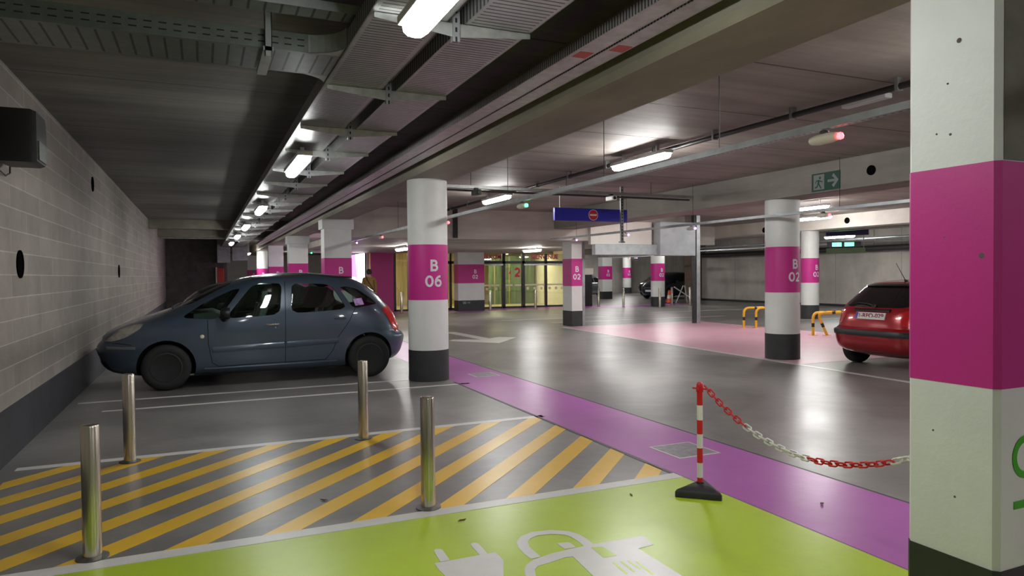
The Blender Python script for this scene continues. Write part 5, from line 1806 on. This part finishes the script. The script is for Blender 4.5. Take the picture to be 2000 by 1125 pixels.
# body: pelvis, spine, neck, head, arms, legs (faces +Y, walking away)
pts = [(0, 0, 0.92), (0, 0.0, 1.12), (0, 0.01, 1.32), (0, 0.0, 1.42), (0, 0.01, 1.48), (0, 0.02, 1.55), (0, 0.03, 1.63), (0, 0.02, 1.69),
       (-0.17, 0, 1.38), (-0.23, -0.02, 1.12), (-0.22, 0.08, 0.90), (-0.22, 0.11, 0.82),
       (0.17, 0, 1.38), (0.23, 0.03, 1.12), (0.23, -0.02, 0.88), (0.23, -0.01, 0.80),
       (-0.09, 0.0, 0.86), (-0.10, 0.10, 0.48), (-0.10, 0.04, 0.10), (-0.10, 0.16, 0.04),
       (0.09, 0.0, 0.86), (0.10, -0.05, 0.48), (0.10, -0.24, 0.13), (0.10, -0.14, 0.04)]
edges = [(0, 1), (1, 2), (2, 3), (3, 4), (4, 5), (5, 6), (6, 7), (3, 8), (8, 9), (9, 10), (10, 11), (3, 12), (12, 13), (13, 14), (14, 15), (0, 16), (16, 17), (17, 18), (18, 19), (0, 20), (20, 21), (21, 22), (22, 23)]
rad = [(0.13, 0.10), (0.13, 0.10), (0.15, 0.105), (0.10, 0.08), 0.052, 0.075, 0.088, 0.055, 0.055, 0.042, 0.033, 0.03, 0.055, 0.042, 0.033, 0.03, 0.08, 0.055, 0.042, 0.035, 0.08, 0.055, 0.042, 0.035]
skin_mesh('body', pts, edges, rad, M_skin, pe)
fg = MB()
for sx, wx, wy, wz in ((-1, -0.22, 0.11, 0.81), (1, 0.23, -0.01, 0.79)):
    for k_ in range(4):
        fg.tube([(wx, wy - 0.028 + k_ * 0.019, wz), (wx - sx * 0.004, wy - 0.03 + k_ * 0.02, wz - 0.05), (wx - sx * 0.02, wy - 0.028 + k_ * 0.019, wz - 0.085 - 0.008 * (k_ in (1, 2)))], [0.010, 0.009, 0.007], 8)
    fg.tube([(wx - sx * 0.01, wy + 0.03, wz + 0.015), (wx - sx * 0.025, wy + 0.05, wz - 0.02), (wx - sx * 0.03, wy + 0.045, wz - 0.05)], [0.011, 0.010, 0.008], 8)
fg.build('fingers', M_skin, pe, 60)
jk = [(0, 0, 0.86), (0, 0, 1.10), (0, 0.01, 1.32), (0, 0, 1.42), (0, 0.005, 1.46), (-0.18, 0, 1.38), (-0.235, -0.02, 1.12), (-0.225, 0.08, 0.90), (0.18, 0, 1.38), (0.235, 0.03, 1.12), (0.235, -0.02, 0.88)]
skin_mesh('jacket', jk, [(0, 1), (1, 2), (2, 3), (3, 4), (3, 5), (5, 6), (6, 7), (3, 8), (8, 9), (9, 10)], [(0.175, 0.14), (0.17, 0.135), (0.185, 0.135), (0.13, 0.10), 0.068, 0.078, 0.062, 0.052, 0.078, 0.062, 0.052], simple('tan_jacket', (0.27, 0.165, 0.04), 0.8, var=0.2, vscale=12), pe)
tr = [(0, 0, 0.92), (-0.09, 0.0, 0.84), (-0.10, 0.10, 0.48), (-0.10, 0.04, 0.10), (0.09, 0.0, 0.84), (0.10, -0.05, 0.48), (0.10, -0.24, 0.14)]
skin_mesh('trousers', tr, [(0, 1), (1, 2), (2, 3), (0, 4), (4, 5), (5, 6)], [(0.155, 0.12), 0.095, 0.07, 0.06, 0.095, 0.07, 0.06], simple('dark_trousers', (0.02, 0.02, 0.025), 0.8), pe)
hr = MB()
hr.rings([[(0.098 * s_ * math.cos(2 * PI * k_ / 20), -0.005 + 0.098 * s_ * math.sin(2 * PI * k_ / 20) * 1.05, z) for k_ in range(20)] for z, s_ in ((1.545, 0.75), (1.59, 0.96), (1.64, 1.02), (1.69, 0.92), (1.73, 0.6), (1.745, 0.2))])
hr.build('hair', simple('dark_hair', (0.02, 0.014, 0.01), 0.6), pe, 60)
stp = MB()
stp.tube([(-0.10, -0.03, 1.47), (-0.09, -0.135, 1.40), (0.0, -0.165, 1.25), (0.12, -0.16, 1.05), (0.17, -0.12, 0.95), (0.2, 0.0, 0.92)], 0.014, 8)
stp.build('shoulder_strap', M_black, pe, 60)
sh_ = MB()
for x, y, z, rz_ in ((-0.10, 0.10, 0.0, 0), (0.10, -0.17, 0.0, 0)):
    sh_.rings([[(x + 0.05 * s_ * math.cos(2 * PI * k_ / 16), y + 0.135 * s_ * math.sin(2 * PI * k_ / 16), z + h_) for k_ in range(16)] for h_, s_ in ((0.0, 0.95), (0.03, 1.0), (0.07, 0.8), (0.10, 0.5))])
sh_.build('shoes', M_black, pe, 60)
